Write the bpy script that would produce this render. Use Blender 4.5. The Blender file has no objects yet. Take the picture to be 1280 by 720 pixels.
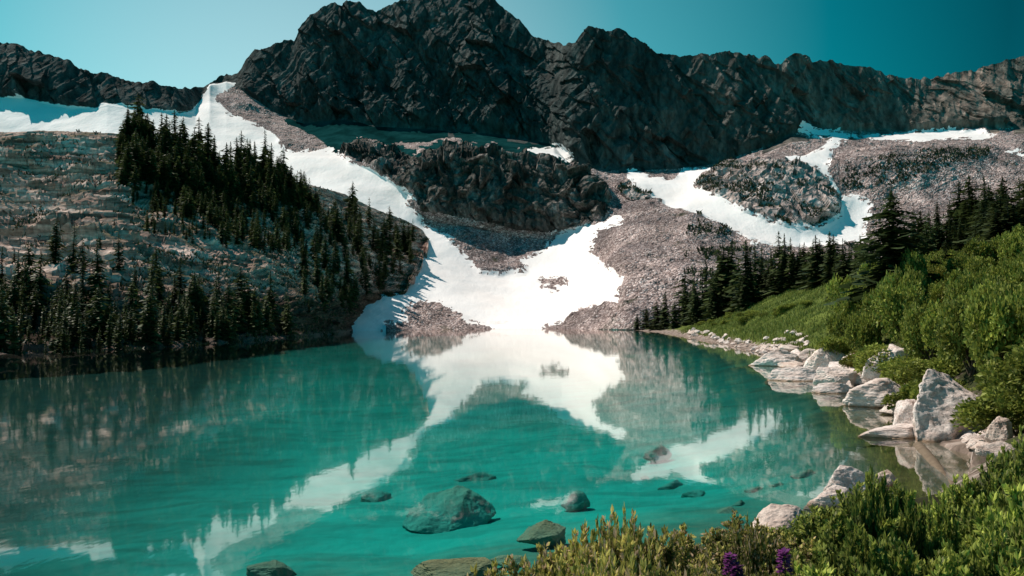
import bpy, math, random
import numpy as np
from mathutils import Vector, Matrix
R = math.radians
sc = bpy.context.scene
C = sc.collection
random.seed(7)
F_PX = 900.0
CAM = np.array([0.0, 0.0, 5.0])
PITCH, ROLL = math.atan(42 / 900.0), R(-0.45)

# ------------------------------------------------------------------ camera
M3 = Matrix.Rotation(R(90) + PITCH, 3, 'X') @ Matrix.Rotation(ROLL, 3, 'Z')
cam = bpy.data.objects.new('camera', bpy.data.cameras.new('camera'))
C.objects.link(cam)
cam.matrix_world = Matrix.Translation(Vector(CAM)) @ M3.to_4x4()
cam.data.sensor_width = 36.0
cam.data.lens = 36.0 * F_PX / 1280.0
cam.data.clip_start = 0.1
cam.data.clip_end = 8000
sc.camera = cam
MN = np.array(M3)

def ray(u, v):
    """direction of a view ray scaled so that its Y component is 1"""
    u = np.asarray(u, float); v = np.asarray(v, float)
    l = np.stack([(u - 640) / F_PX, (360 - v) / F_PX, -np.ones_like(u * v)], -1)
    d = l @ MN.T
    return d / d[..., 1:2]

def on_water(u, v):
    d = ray(u, v)
    return CAM + d * (-CAM[2] / d[2])

# ------------------------------------------------------------------ noise
def _hash(ix, iy, iz, seed):
    h = (ix.astype(np.int64) * 374761393 + iy.astype(np.int64) * 668265263 + iz.astype(np.int64) * 1274126177 + seed * 144665) & 0xffffffff
    h = ((h ^ (h >> 13)) * 1103515245) & 0xffffffff
    h = ((h ^ (h >> 15)) * 2246822519) & 0xffffffff
    h = h ^ (h >> 16)
    return (h & 0xffffff) / float(0xffffff)

def vnoise(p, seed=0):
    i = np.floor(p); f = p - i
    f = f * f * f * (f * (f * 6 - 15) + 10)
    ix, iy, iz = i[..., 0], i[..., 1], i[..., 2]
    fx, fy, fz = f[..., 0], f[..., 1], f[..., 2]
    r = 0
    for dx in (0, 1):
        for dy in (0, 1):
            for dz in (0, 1):
                w = (fx if dx else 1 - fx) * (fy if dy else 1 - fy) * (fz if dz else 1 - fz)
                r = r + w * _hash(ix + dx, iy + dy, iz + dz, seed)
    return r * 2 - 1

def fbm(p, seed=0, octv=4, gain=0.5, lac=2.03):
    a, r, q = 1.0, 0, p
    for k in range(octv):
        r = r + a * vnoise(q, seed + k * 17)
        a *= gain; q = q * lac
    return r

def ridged(p, seed=0, octv=4, gain=0.55):
    a, r, q = 1.0, 0, p
    for k in range(octv):
        r = r + a * (1 - 2 * np.abs(vnoise(q, seed + k * 31)))
        a *= gain; q = q * 2.1
    return r

def worley(p, seed=0):
    i = np.floor(p)
    best = np.full(p.shape[:-1], 9.0); sec = np.full(p.shape[:-1], 9.0)
    for dx in (-1, 0, 1):
        for dy in (-1, 0, 1):
            for dz in (-1, 0, 1):
                c = i + np.array([dx, dy, dz])
                f = np.stack([_hash(c[..., 0], c[..., 1], c[..., 2], seed + s) for s in (1, 2, 3)], -1)
                d = np.sqrt(((c + f - p) ** 2).sum(-1))
                sec = np.minimum(sec, np.maximum(best, d))
                best = np.minimum(best, d)
    return best, sec

def facets(p, seed=0, tilt=0.9, step=1.0):
    """broken rock: every cell is a plane of its own, tilted and stepped at random"""
    i = np.floor(p)
    best = np.full(p.shape[:-1], 9.0); val = np.zeros(p.shape[:-1])
    for dx in (-1, 0, 1):
        for dy in (-1, 0, 1):
            for dz in (-1, 0, 1):
                c = i + np.array([dx, dy, dz])
                h = [_hash(c[..., 0], c[..., 1], c[..., 2], seed + s_) for s_ in range(1, 8)]
                q = p - c - np.stack(h[:3], -1)
                d = (q ** 2).sum(-1)
                v_ = (h[3] - 0.5) * step + tilt * (q[..., 0] * (h[4] - .5) + q[..., 1] * (h[5] - .5) + q[..., 2] * (h[6] - .7)) * 2
                m = d < best
                val = np.where(m, v_, val); best = np.where(m, d, best)
    return val

def inpoly(x, y, poly):
    r = np.zeros(x.shape, bool)
    n = len(poly)
    for k in range(n):
        x0, y0 = poly[k]; x1, y1 = poly[(k + 1) % n]
        if y0 == y1: continue
        c = ((y0 > y) != (y1 > y)) & (x < (x1 - x0) * (y - y0) / (y1 - y0) + x0)
        r ^= c
    return r

def blur(a, n, it=2):
    for _ in range(it):
        for ax in (0, 1):
            pad = [(0, 0), (0, 0)]; pad[ax] = (n, n)
            b = np.pad(a, pad, mode='edge')
            c = np.cumsum(b, axis=ax)
            z = np.zeros_like(np.take(c, [0], ax))
            c = np.concatenate([z, c], ax)
            w = 2 * n + 1
            L = a.shape[ax]
            a = (np.take(c, range(w, w + L), ax) - np.take(c, range(0, L), ax)) / w
    return a

def sstep(a, b, x):
    t = np.clip((x - a) / (b - a), 0, 1)
    return t * t * (3 - 2 * t)

# ------------------------------------------------------------------ materials
def new_mat(name):
    m = bpy.data.materials.new(name); m.use_nodes = True
    nt = m.node_tree; nt.nodes.clear()
    return m, nt

class NB:
    def __init__(s, nt): s.nt = nt
    def n(s, typ, **kw):
        nd = s.nt.nodes.new(typ)
        for k, v in kw.items():
            if k.startswith('_'): continue
            setattr(nd, k, v)
        return nd
    def link(s, a, b): s.nt.links.new(a, b)
    def put(s, sock, v):
        if hasattr(v, 'is_output') or isinstance(v, bpy.types.NodeSocket): s.link(v, sock)
        else:
            if isinstance(v, tuple) and len(v) == 3 and sock.type == 'RGBA': v = (*v, 1)
            sock.default_value = v
    def pos(s, scale=(1, 1, 1), obj=False):
        g = s.n('ShaderNodeTexCoord').outputs['Object'] if obj else s.n('ShaderNodeNewGeometry').outputs['Position']
        if scale == (1, 1, 1): return g
        m = s.n('ShaderNodeMapping'); m.inputs['Scale'].default_value = scale
        s.link(g, m.inputs['Vector']); return m.outputs[0]
    def noise(s, vec, scale, detail=5, rough=0.55, dist=0.0):
        t = s.n('ShaderNodeTexNoise'); s.link(vec, t.inputs['Vector'])
        t.inputs['Scale'].default_value = scale; t.inputs['Detail'].default_value = detail
        t.inputs['Roughness'].default_value = rough; t.inputs['Distortion'].default_value = dist
        return t.outputs['Fac']
    def voro(s, vec, scale, feature='F1'):
        t = s.n('ShaderNodeTexVoronoi'); t.feature = feature
        s.link(vec, t.inputs['Vector']); t.inputs['Scale'].default_value = scale
        return t
    def ramp(s, fac, stops):
        r = s.n('ShaderNodeValToRGB'); s.link(fac, r.inputs[0])
        el = r.color_ramp.elements
        while len(el) < len(stops): el.new(0.5)
        for e, (p, c) in zip(el, stops):
            e.position = p
            e.color = (c, c, c, 1) if not isinstance(c, tuple) else (*c, 1)
        return r.outputs[0]
    def mix(s, fac, a, b, mode='MIX'):
        m = s.n('ShaderNodeMix'); m.data_type = 'RGBA'; m.blend_type = mode
        s.put(m.inputs[0], fac); s.put(m.inputs[6], a); s.put(m.inputs[7], b)
        return m.outputs[2]
    def math(s, op, a, b=0.0, c=0.0, clamp=False):
        m = s.n('ShaderNodeMath'); m.operation = op; m.use_clamp = clamp
        s.put(m.inputs[0], a); s.put(m.inputs[1], b); s.put(m.inputs[2], c)
        return m.outputs[0]
    def mapr(s, v, a, b, c=0.0, d=1.0):
        m = s.n('ShaderNodeMapRange'); s.link(v, m.inputs[0])
        for k, x in zip((1, 2, 3, 4), (a, b, c, d)): m.inputs[k].default_value = x
        return m.outputs[0]
    def bump(s, h, strength, dist, nrm=None):
        b = s.n('ShaderNodeBump'); s.link(h, b.inputs['Height'])
        b.inputs['Strength'].default_value = strength; b.inputs['Distance'].default_value = dist
        if nrm is not None: s.link(nrm, b.inputs['Normal'])
        return b.outputs[0]
    def sepz(s, vec):
        x = s.n('ShaderNodeSeparateXYZ'); s.link(vec, x.inputs[0]); return x.outputs
    def out(s, color, rough=0.9, normal=None, spec=0.2, transl=0.0):
        p = s.n('ShaderNodeBsdfPrincipled')
        s.put(p.inputs['Base Color'], color); s.put(p.inputs['Roughness'], rough)
        p.inputs['Specular IOR Level'].default_value = spec
        if normal is not None: s.link(normal, p.inputs['Normal'])
        sh = p.outputs[0]
        if transl:
            t = s.n('ShaderNodeBsdfTranslucent'); s.put(t.inputs[0], color)
            mx = s.n('ShaderNodeMixShader'); mx.inputs[0].default_value = transl
            s.link(sh, mx.inputs[1]); s.link(t.outputs[0], mx.inputs[2]); sh = mx.outputs[0]
        o = s.n('ShaderNodeOutputMaterial'); s.link(sh, o.inputs[0])

def silt(b, col, geo_pos, zfull=-1.9, power=0.7):
    """suspended glacial silt: whatever lies deeper takes the lake's turquoise"""
    z = b.sepz(geo_pos)[2]
    d = b.mapr(z, -0.05, zfull)
    d = b.math('POWER', d, power)
    n = b.noise(geo_pos, 0.035, 3, 0.5)
    xy = b.sepz(geo_pos)
    dx = b.mapr(b.math('ADD', b.math('MULTIPLY_ADD', xy[1], 0.32, xy[0]), b.math('MULTIPLY', n, 5.0)), -9.0, 4.0)
    teal = b.mix(b.ramp(n, [(0.3, 0.0), (0.7, 1.0)]), (0.0005, 0.27, 0.235), (0.001, 0.40, 0.34))
    teal = b.mix(dx, (0.0005, 0.07, 0.065), teal)  # left side darkened: vignette and tree reflections painted into the bed colour
    mo = b.noise(b.pos((0.22, 0.6, 1.0)), 1.0, 4, 0.55, 0.4)
    teal = b.mix(1.0, teal, b.ramp(mo, [(0.36, 0.72), (0.56, 1.05)]), 'MULTIPLY')
    ol = b.mapr(b.math('MULTIPLY_ADD', xy[1], -0.41, xy[0]), -0.3, 3.0)
    teal = b.mix(ol, teal, (0.018, 0.042, 0.012))
    return b.mix(b.math('MULTIPLY', d, 0.95), col, teal)

def mat_cliff():
    m, nt = new_mat('dark_cliff_rock'); b = NB(nt); p = b.pos()
    n1 = b.noise(b.pos((1, 1, 0.35)), 0.02, 8, 0.62, 0.4)
    n2 = b.noise(b.pos((1, 1, 0.5)), 0.14, 6, 0.65)
    c = b.ramp(n1, [(0.32, (0.026, 0.04, 0.04)), (0.5, (0.048, 0.06, 0.058)), (0.68, (0.095, 0.1, 0.095))])  # slight teal in the rock colour stands in for aerial haze
    c2 = b.ramp(n2, [(0.35, 0.55), (0.65, 1.45)])
    c = b.mix(1.0, c, c2, 'MULTIPLY')
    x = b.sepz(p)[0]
    c = b.mix(b.mapr(x, 150, 640), c, b.mix(1.0, c, (3.4, 2.3, 2.0), 'MULTIPLY'))  # sunlit pale brown of the right-hand cliffs painted into the colour
    st = b.noise(b.pos((1, 1, 0.12)), 0.09, 6, 0.6, 0.3)
    c = b.mix(1.0, c, b.ramp(st, [(0.38, 0.6), (0.62, 1.35)]), 'MULTIPLY')
    h = b.math('ADD', n1, b.math('MULTIPLY', n2, 0.5))
    v = b.voro(b.pos((1, 1, 0.5)), 0.12)
    h = b.math('ADD', h, b.math('MULTIPLY', v.outputs['Distance'], 0.25))
    b.out(c, 0.95, b.bump(h, 0.9, 5.0), 0.1); return m

def mat_outcrop(name, dark, mid, pale, green=0.35):
    m, nt = new_mat(name); b = NB(nt)
    p = b.pos((1, 1, 0.7))
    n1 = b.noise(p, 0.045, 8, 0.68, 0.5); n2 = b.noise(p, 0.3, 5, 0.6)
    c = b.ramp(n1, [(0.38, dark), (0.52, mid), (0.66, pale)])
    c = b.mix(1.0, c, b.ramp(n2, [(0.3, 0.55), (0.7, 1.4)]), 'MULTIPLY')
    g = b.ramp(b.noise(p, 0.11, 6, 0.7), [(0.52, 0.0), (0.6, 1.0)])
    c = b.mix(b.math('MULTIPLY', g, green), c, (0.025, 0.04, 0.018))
    v = b.voro(p, 0.16)
    h = b.math('ADD', b.math('MULTIPLY', n1, 1.4), v.outputs['Distance'])
    b.out(c, 0.95, b.bump(h, 1.0, 5.0), 0.1); return m

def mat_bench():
    m, nt = new_mat('apron_painted_shade'); b = NB(nt)
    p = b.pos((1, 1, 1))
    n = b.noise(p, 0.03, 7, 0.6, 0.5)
    c = b.ramp(n, [(0.36, (0.006, 0.032, 0.033)), (0.5, (0.010, 0.06, 0.062)), (0.66, (0.02, 0.095, 0.098))])  # headwall's shadow on snow and scree, painted as dark teal
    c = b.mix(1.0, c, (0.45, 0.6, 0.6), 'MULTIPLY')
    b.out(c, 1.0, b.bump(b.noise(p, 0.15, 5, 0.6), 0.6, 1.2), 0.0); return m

def mat_scree():
    m, nt = new_mat('scree_rubble'); b = NB(nt); p = b.pos()
    v = b.voro(p, 0.75); v2 = b.voro(p, 0.2)
    sx = b.sepz(v.outputs['Color'])[0]
    c = b.ramp(sx, [(0.0, (0.17, 0.13, 0.122)), (0.5, (0.38, 0.30, 0.285)), (0.85, (0.58, 0.49, 0.47)), (1.0, (0.8, 0.71, 0.69))])
    n = b.noise(p, 0.02, 6, 0.65)
    c = b.mix(1.0, c, b.ramp(n, [(0.35, (0.6, 0.6, 0.62)), (0.65, (1.3, 1.25, 1.22))]), 'MULTIPLY')
    fans = b.noise(b.pos((1, 0.35, 0.35)), 0.045, 5, 0.6, 0.8)
    c = b.mix(1.0, c, b.ramp(fans, [(0.4, 0.7), (0.6, 1.2)]), 'MULTIPLY')
    crack = b.ramp(v.outputs['Distance'], [(0.45, 1.0), (0.85, 0.35)])
    c = b.mix(1.0, c, crack, 'MULTIPLY')
    g = b.ramp(b.noise(p, 0.05, 7, 0.75), [(0.58, 0.0), (0.66, 0.8)])
    c = b.mix(g, c, (0.05, 0.055, 0.03))
    h = b.math('ADD', b.math('MULTIPLY', v.outputs['Distance'], -1.0), b.math('MULTIPLY', v2.outputs['Distance'], -1.6))
    b.out(c, 0.95, b.bump(h, 1.0, 0.9), 0.1); return m

def mat_snow():
    m, nt = new_mat('old_snow'); b = NB(nt)
    p = b.pos((1, 1, 1))
    n = b.noise(p, 0.012, 6, 0.6); n2 = b.noise(b.pos((1, 0.35, 1)), 0.2, 5, 0.6)
    c = b.ramp(n, [(0.35, (0.86, 0.82, 0.80)), (0.6, (0.93, 0.91, 0.90))])
    d = b.ramp(b.noise(p, 0.06, 8, 0.75), [(0.60, 0.0), (0.78, 0.6)])
    c = b.mix(d, c, (0.5, 0.42, 0.38))
    b.out(c, 0.8, b.bump(n2, 0.5, 1.4), 0.2); return m

def mat_hill():
    m, nt = new_mat('banded_slope_rock'); b = NB(nt); p = b.pos()
    band = b.noise(b.pos((0.12, 0.12, 1.0)), 0.32, 6, 0.65, 0.3)
    n1 = b.noise(p, 0.05, 7, 0.65); n2 = b.noise(p, 0.7, 5, 0.6)
    c = b.ramp(band, [(0.36, (0.14, 0.085, 0.066)), (0.5, (0.40, 0.275, 0.225)), (0.64, (0.7, 0.54, 0.47))])
    c = b.mix(1.0, c, b.ramp(n2, [(0.3, 0.6), (0.7, 1.35)]), 'MULTIPLY')
    g = b.ramp(n1, [(0.47, 0.0), (0.58, 0.8)])
    nz = b.sepz(b.n('ShaderNodeNewGeometry').outputs['Normal'])[2]
    g = b.math('MULTIPLY', g, b.mapr(nz, 0.45, 0.8))
    c = b.mix(g, c, b.mix(n2, (0.035, 0.038, 0.014), (0.12, 0.115, 0.045)))
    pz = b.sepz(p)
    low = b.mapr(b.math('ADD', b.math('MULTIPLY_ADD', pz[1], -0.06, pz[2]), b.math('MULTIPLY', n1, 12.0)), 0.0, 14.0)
    c = b.mix(low, b.mix(1.0, c, (0.16, 0.15, 0.13), 'MULTIPLY'), c)  # shade of the trees on the lower slope painted into the rock colour
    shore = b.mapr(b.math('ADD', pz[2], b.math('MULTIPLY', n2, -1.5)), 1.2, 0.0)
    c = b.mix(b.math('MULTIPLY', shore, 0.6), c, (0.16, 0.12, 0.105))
    h = b.math('ADD', band, b.math('MULTIPLY', n2, 0.3))
    b.out(c, 0.95, b.bump(h, 0.8, 0.8), 0.1); return m

def mat_ground():
    m, nt = new_mat('bank_ground'); b = NB(nt); p = b.pos()
    z = b.sepz(p)[2]
    n = b.noise(p, 0.6, 7, 0.65); n2 = b.noise(p, 4.0, 5, 0.6)
    v = b.voro(p, 1.6)
    rock = b.ramp(b.sepz(v.outputs['Color'])[0], [(0.0, (0.10, 0.075, 0.06)), (0.6, (0.26, 0.20, 0.17)), (1.0, (0.42, 0.35, 0.31))])
    rock = b.mix(1.0, rock, b.ramp(n2, [(0.3, 0.6), (0.7, 1.3)]), 'MULTIPLY')
    soil = b.ramp(n, [(0.35, (0.02, 0.018, 0.010)), (0.6, (0.045, 0.055, 0.02))])
    k = b.ramp(b.math('ADD', b.mapr(z, 0.1, 3.2), b.math('MULTIPLY', b.math('SUBTRACT', n, 0.5), 1.4)), [(0.28, 0.0), (0.45, 1.0)])
    y = b.sepz(p)[1]
    meadow = b.ramp(b.noise(p, 0.22, 6, 0.6), [(0.35, (0.045, 0.065, 0.012)), (0.65, (0.13, 0.165, 0.035))])
    soil = b.mix(b.mapr(y, 55, 80), soil, meadow)
    c = b.mix(k, rock, soil)
    bed = b.ramp(b.noise(p, 0.8, 6, 0.7), [(0.35, (0.025, 0.028, 0.008)), (0.65, (0.12, 0.1, 0.045))])
    c = b.mix(b.mapr(z, 0.02, -0.08), c, bed)
    c = silt(b, c, p)
    h = b.math('ADD', n, b.math('MULTIPLY', v.outputs['Distance'], -0.5))
    b.out(c, 0.95, b.bump(h, 0.5, 0.25), 0.1); return m

def mat_boulder(sunk=False):
    m, nt = new_mat('sunken_granite' if sunk else 'pale_granite'); b = NB(nt)
    po = b.pos(obj=True); p = b.pos()
    oi = b.n('ShaderNodeObjectInfo').outputs['Random']
    n1 = b.noise(b.pos((1, 1, 1.8), True), 0.8, 10, 0.72, 0.3); n2 = b.noise(po, 14.0, 8, 0.75)
    c = b.ramp(n1, [(0.34, (0.5, 0.38, 0.33)), (0.46, (0.78, 0.66, 0.61)), (0.6, (0.93, 0.85, 0.81))])
    c = b.mix(1.0, c, b.ramp(n2, [(0.34, 0.72), (0.56, 1.08)]), 'MULTIPLY')
    c = b.mix(oi, b.mix(1.0, c, (0.85, 0.78, 0.72), 'MULTIPLY'), c)
    ck = b.noise(po, 1.6, 9, 0.6, 1.2)
    crk = b.ramp(b.math('ABSOLUTE', b.math('SUBTRACT', ck, 0.5)), [(0.0, 0.4), (0.012, 1.0)])
    c = b.mix(0.75, c, b.mix(1.0, c, crk, 'MULTIPLY'))
    z = b.sepz(p)[2]
    wet = b.mapr(z, 0.18, 0.02)
    c = b.mix(wet, c, b.mix(1.0, c, (0.42, 0.33, 0.24), 'MULTIPLY'))
    if sunk: c = b.mix(1.0, c, (1.25, 1.1, 0.6), 'MULTIPLY')
    c = silt(b, c, p, -1.5 if sunk else -2.0, 0.55 if sunk else 0.6)
    h = b.math('ADD', n1, b.math('MULTIPLY', n2, 0.25))
    b.out(c, 0.85, b.bump(h, 0.7, 0.25), 0.25); return m

def mat_leaf(name, a, bcol, transl=0.3, extra=None, rough=0.55, tips=False):
    m, nt = new_mat(name); b = NB(nt)
    ri = b.n('ShaderNodeNewGeometry').outputs['Random Per Island']
    oi = b.n('ShaderNodeObjectInfo').outputs['Random']
    c = b.mix(ri, a, bcol)
    c = b.mix(1.0, c, b.ramp(oi, [(0.0, 0.72), (1.0, 1.25)]), 'MULTIPLY')
    n = b.noise(b.pos(), 0.9, 4, 0.6)
    c = b.mix(1.0, c, b.ramp(n, [(0.3, 0.6), (0.7, 1.3)]), 'MULTIPLY')
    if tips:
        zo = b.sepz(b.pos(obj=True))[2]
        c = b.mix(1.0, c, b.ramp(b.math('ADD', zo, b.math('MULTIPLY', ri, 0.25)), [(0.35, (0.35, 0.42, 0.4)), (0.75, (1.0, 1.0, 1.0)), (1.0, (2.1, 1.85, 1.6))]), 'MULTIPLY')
    if extra:
        c = b.mix(b.ramp(ri, [(extra[1], 0.0), (extra[1] + 0.02, 1.0)]), c, extra[0])
    b.out(c, rough, None, 0.25, transl); return m

def mat_plain(name, a, bcol, scale=8, rough=0.9):
    m, nt = new_mat(name); b = NB(nt)
    n = b.noise(b.pos(obj=True), scale, 5, 0.6)
    b.out(b.mix(n, a, bcol), rough, b.bump(n, 0.5, 0.02), 0.2); return m

def mat_water():
    m, nt = new_mat('lake_water'); b = NB(nt)
    p = b.pos((1.0, 0.5, 1))
    n = b.noise(p, 0.55, 4, 0.55); nf = b.noise(p, 3.0, 2, 0.5)
    h = b.math('ADD', n, b.math('MULTIPLY', nf, 0.10))
    nrm = b.bump(h, 0.10, 0.055)
    dt = b.n('ShaderNodeVectorMath'); dt.operation = 'DOT_PRODUCT'
    b.link(nrm, dt.inputs[0]); b.link(b.n('ShaderNodeNewGeometry').outputs['Incoming'], dt.inputs[1])
    cs = b.math('ABSOLUTE', dt.outputs['Value'])
    fac = b.math('MULTIPLY_ADD', b.math('POWER', b.math('SUBTRACT', 1.0, cs, clamp=True), 3.7), 0.97, 0.022)
    gl = b.n('ShaderNodeBsdfGlossy'); gl.inputs['Roughness'].default_value = 0.03
    gl.inputs['Color'].default_value = (1.0, 0.95, 0.93, 1); b.link(nrm, gl.inputs['Normal'])
    tr = b.n('ShaderNodeBsdfTransparent'); tr.inputs[0].default_value = (0.93, 1.0, 0.985, 1)
    mx = b.n('ShaderNodeMixShader'); b.link(fac, mx.inputs[0]); b.link(tr.outputs[0], mx.inputs[1]); b.link(gl.outputs[0], mx.inputs[2])
    o = b.n('ShaderNodeOutputMaterial'); b.link(mx.outputs[0], o.inputs[0]); return m

MAT = dict(
    cliff=mat_cliff(), scree=mat_scree(), snow=mat_snow(), hill=mat_hill(), ground=mat_ground(), boulder=mat_boulder(), water=mat_water(),
    outcrop=mat_outcrop('dark_outcrop_rock', (0.035, 0.036, 0.033), (0.095, 0.088, 0.08), (0.34, 0.29, 0.265)),  # dark rock of the two middle outcrops
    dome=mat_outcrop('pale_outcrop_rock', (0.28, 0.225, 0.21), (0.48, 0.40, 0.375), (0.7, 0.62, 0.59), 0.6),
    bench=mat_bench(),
    sunk=mat_boulder(True),
    needle=mat_leaf('fir_needles', (0.022, 0.036, 0.013), (0.09, 0.12, 0.038), 0.25),
    needle2=mat_leaf('spruce_needles', (0.03, 0.052, 0.018), (0.085, 0.12, 0.04), 0.25),
    bark=mat_plain('conifer_bark', (0.03, 0.022, 0.016), (0.09, 0.07, 0.055)),
    leaf=mat_leaf('willow_leaves', (0.085, 0.125, 0.018), (0.40, 0.44, 0.085), 0.35, ((0.2, 0.2, 0.04), 0.965)),
    leafy=mat_leaf('yellow_green_leaves', (0.07, 0.09, 0.012), (0.2, 0.2, 0.03), 0.35, ((0.34, 0.26, 0.03), 0.93)),
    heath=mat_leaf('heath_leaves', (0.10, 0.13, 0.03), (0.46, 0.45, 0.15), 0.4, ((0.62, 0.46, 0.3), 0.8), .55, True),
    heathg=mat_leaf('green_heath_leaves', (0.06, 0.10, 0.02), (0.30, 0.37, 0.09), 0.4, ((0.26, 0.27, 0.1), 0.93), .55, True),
    twig=mat_plain('twig_bark', (0.06, 0.045, 0.03), (0.14, 0.11, 0.08), 20),
    grass=mat_leaf('meadow_grass', (0.10, 0.135, 0.025), (0.27, 0.32, 0.08), 0.35),
    krumm=mat_leaf('low_conifer_scrub', (0.015, 0.025, 0.01), (0.05, 0.065, 0.025), 0.1),
    log=mat_plain('sunken_log_bark', (0.08, 0.055, 0.035), (0.26, 0.2, 0.145), 3),
    petal=mat_leaf('purple_petals', (0.11, 0.02, 0.13), (0.26, 0.05, 0.24), 0.25),
)

# ------------------------------------------------------------------ mesh helpers
def mesh_from(name, V, Fq, mats, smooth=False):
    V = np.asarray(V, np.float32); Fq = np.asarray(Fq, np.int32)
    me = bpy.data.meshes.new(name)
    n, k = Fq.shape
    me.vertices.add(len(V)); me.vertices.foreach_set('co', V.ravel())
    me.loops.add(n * k); me.loops.foreach_set('vertex_index', Fq.ravel())
    me.polygons.add(n)
    me.polygons.foreach_set('loop_start', np.arange(0, n * k, k, dtype=np.int32))
    me.polygons.foreach_set('loop_total', np.full(n, k, np.int32))
    me.polygons.foreach_set('use_smooth', np.full(n, smooth, bool))
    for m in (mats if isinstance(mats, (list, tuple)) else [mats]): me.materials.append(m)
    me.update(calc_edges=True); me.validate()
    return me

def tag(o, label=None, cat=None, group=None, kind=None):
    if label: o['label'] = label
    if cat: o['category'] = cat
    if group: o['group'] = group
    if kind: o['kind'] = kind
    return o

def link(name, me, parent=None):
    o = bpy.data.objects.new(name, me); C.objects.link(o)
    if parent is not None: o.parent = parent
    return o

def compact(V, Fq):
    u, inv = np.unique(Fq, return_inverse=True)
    return V[u], inv.reshape(Fq.shape)

def tube(pts, rads, seg=6):
    V, Fc = [], []
    pts = [Vector(p) for p in pts]
    for i, p in enumerate(pts):
        d = (pts[min(i + 1, len(pts) - 1)] - pts[max(i - 1, 0)]).normalized()
        a = d.orthogonal().normalized(); b_ = d.cross(a)
        for k in range(seg):
            t = 2 * math.pi * k / seg
            V.append(tuple(p + (a * math.cos(t) + b_ * math.sin(t)) * rads[i]))
    for i in range(len(pts) - 1):
        for k in range(seg):
            Fc.append((i * seg + k, i * seg + (k + 1) % seg, (i + 1) * seg + (k + 1) % seg, (i + 1) * seg + k))
    return V, Fc

class Acc:
    def __init__(s): s.V = []; s.F = []
    def add(s, V, Fc):
        o = len(s.V); s.V.extend(V); s.F.extend([tuple(i + o for i in f) for f in Fc])
    def mesh(s, name, mat, smooth=True): return mesh_from(name, s.V, s.F, mat, smooth)

# ------------------------------------------------------------------ sheets of terrain
STEP = 1.3
class Sheet:
    def __init__(s, us, lines, smoothw=9):
        """lines: bottom to top; each a list of (u, v, D) nodes"""
        s.us = us
        L = []
        for nodes in lines:
            a = np.array(nodes, float)
            v = np.interp(us, a[:, 0], a[:, 1]); D = np.interp(us, a[:, 0], a[:, 2])
            if smoothw:
                k = np.hanning(2 * smoothw + 3)[1:-1]; k /= k.sum()
                D = np.convolve(np.pad(D, smoothw, mode='edge'), k, 'valid')
            L.append((v, D))
        vs, Ds, par = [], [], []
        for i in range(len(L) - 1):
            n = max(2, int(np.ceil(np.max(np.abs(L[i][0] - L[i + 1][0])) / STEP)))
            for k in range(n):
                t = k / n
                vs.append(L[i][0] * (1 - t) + L[i + 1][0] * t); Ds.append(L[i][1] * (1 - t) + L[i + 1][1] * t); par.append(i + t)
        vs.append(L[-1][0]); Ds.append(L[-1][1]); par.append(len(L) - 1.0)
        s.v = np.array(vs); s.D = np.array(Ds); s.par = np.array(par)
        s.u = np.broadcast_to(us, s.v.shape).copy()
        # ease the creases where two depth rules meet
        s.D = 0.5 * s.D + 0.5 * blur(s.D, 6, 1)
    def points(s):
        return CAM + ray(s.u, s.v) * s.D[..., None]
    def faces(s):
        h, w = s.v.shape
        i = np.arange(h * w).reshape(h, w)
        return np.stack([i[:-1, :-1], i[:-1, 1:], i[1:, 1:], i[1:, :-1]], -1).reshape(-1, 4)

def normals(P):
    du = np.gradient(P, axis=1); dv = np.gradient(P, axis=0)
    n = np.cross(du, dv)
    n /= np.linalg.norm(n, axis=-1, keepdims=True) + 1e-9
    return n

SKY = [(-220, 30), (-80, 44), (0, 53), (25, 58), (60, 68), (85, 75), (100, 85), (118, 91), (135, 91), (150, 97), (165, 102), (178, 104), (190, 100), (200, 107), (215, 109), (240, 111), (255, 108),
       (270, 100), (283, 91), (290, 93), (297, 92), (310, 72), (318, 63), (335, 60), (347, 52), (358, 48), (366, 50), (378, 32), (390, 20), (405, 10), (420, 5), (427, 8), (438, 3), (450, 5), (462, 13),
       (470, 14), (485, 10), (500, 2), (515, 0), (540, -10), (570, -16), (600, -10), (618, 0), (640, 18), (660, 37), (668, 46), (685, 49), (695, 55), (705, 56), (715, 55), (722, 49), (730, 37), (740, 33),
       (750, 35), (758, 40), (765, 38), (775, 37), (785, 45), (800, 54), (815, 60), (822, 66), (835, 67), (853, 70), (885, 70), (905, 66), (925, 65), (940, 69), (948, 75), (955, 70), (962, 71), (968, 80),
       (975, 82), (985, 72), (992, 68), (1000, 67), (1008, 70), (1015, 77), (1030, 75), (1045, 79), (1060, 80), (1080, 83), (1095, 90), (1110, 95), (1130, 96), (1150, 98), (1178, 97), (1200, 90),
       (1220, 88), (1245, 79), (1260, 74), (1280, 70), (1360, 50), (1500, 30)]
usF = np.arange(-220, 1500, STEP)
shore_nodes = [(-220, 414), (440, 414.5), (530, 412.5), (600, 411.3), (690, 411), (790, 412.5), (830, 414), (1500, 414)]
def shoreD(u, v): return float(on_water(u, v)[1])
L1 = [(u, v, min(shoreD(u, v), 520) if u > 430 and u < 800 else 400) for u, v in shore_nodes]
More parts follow.
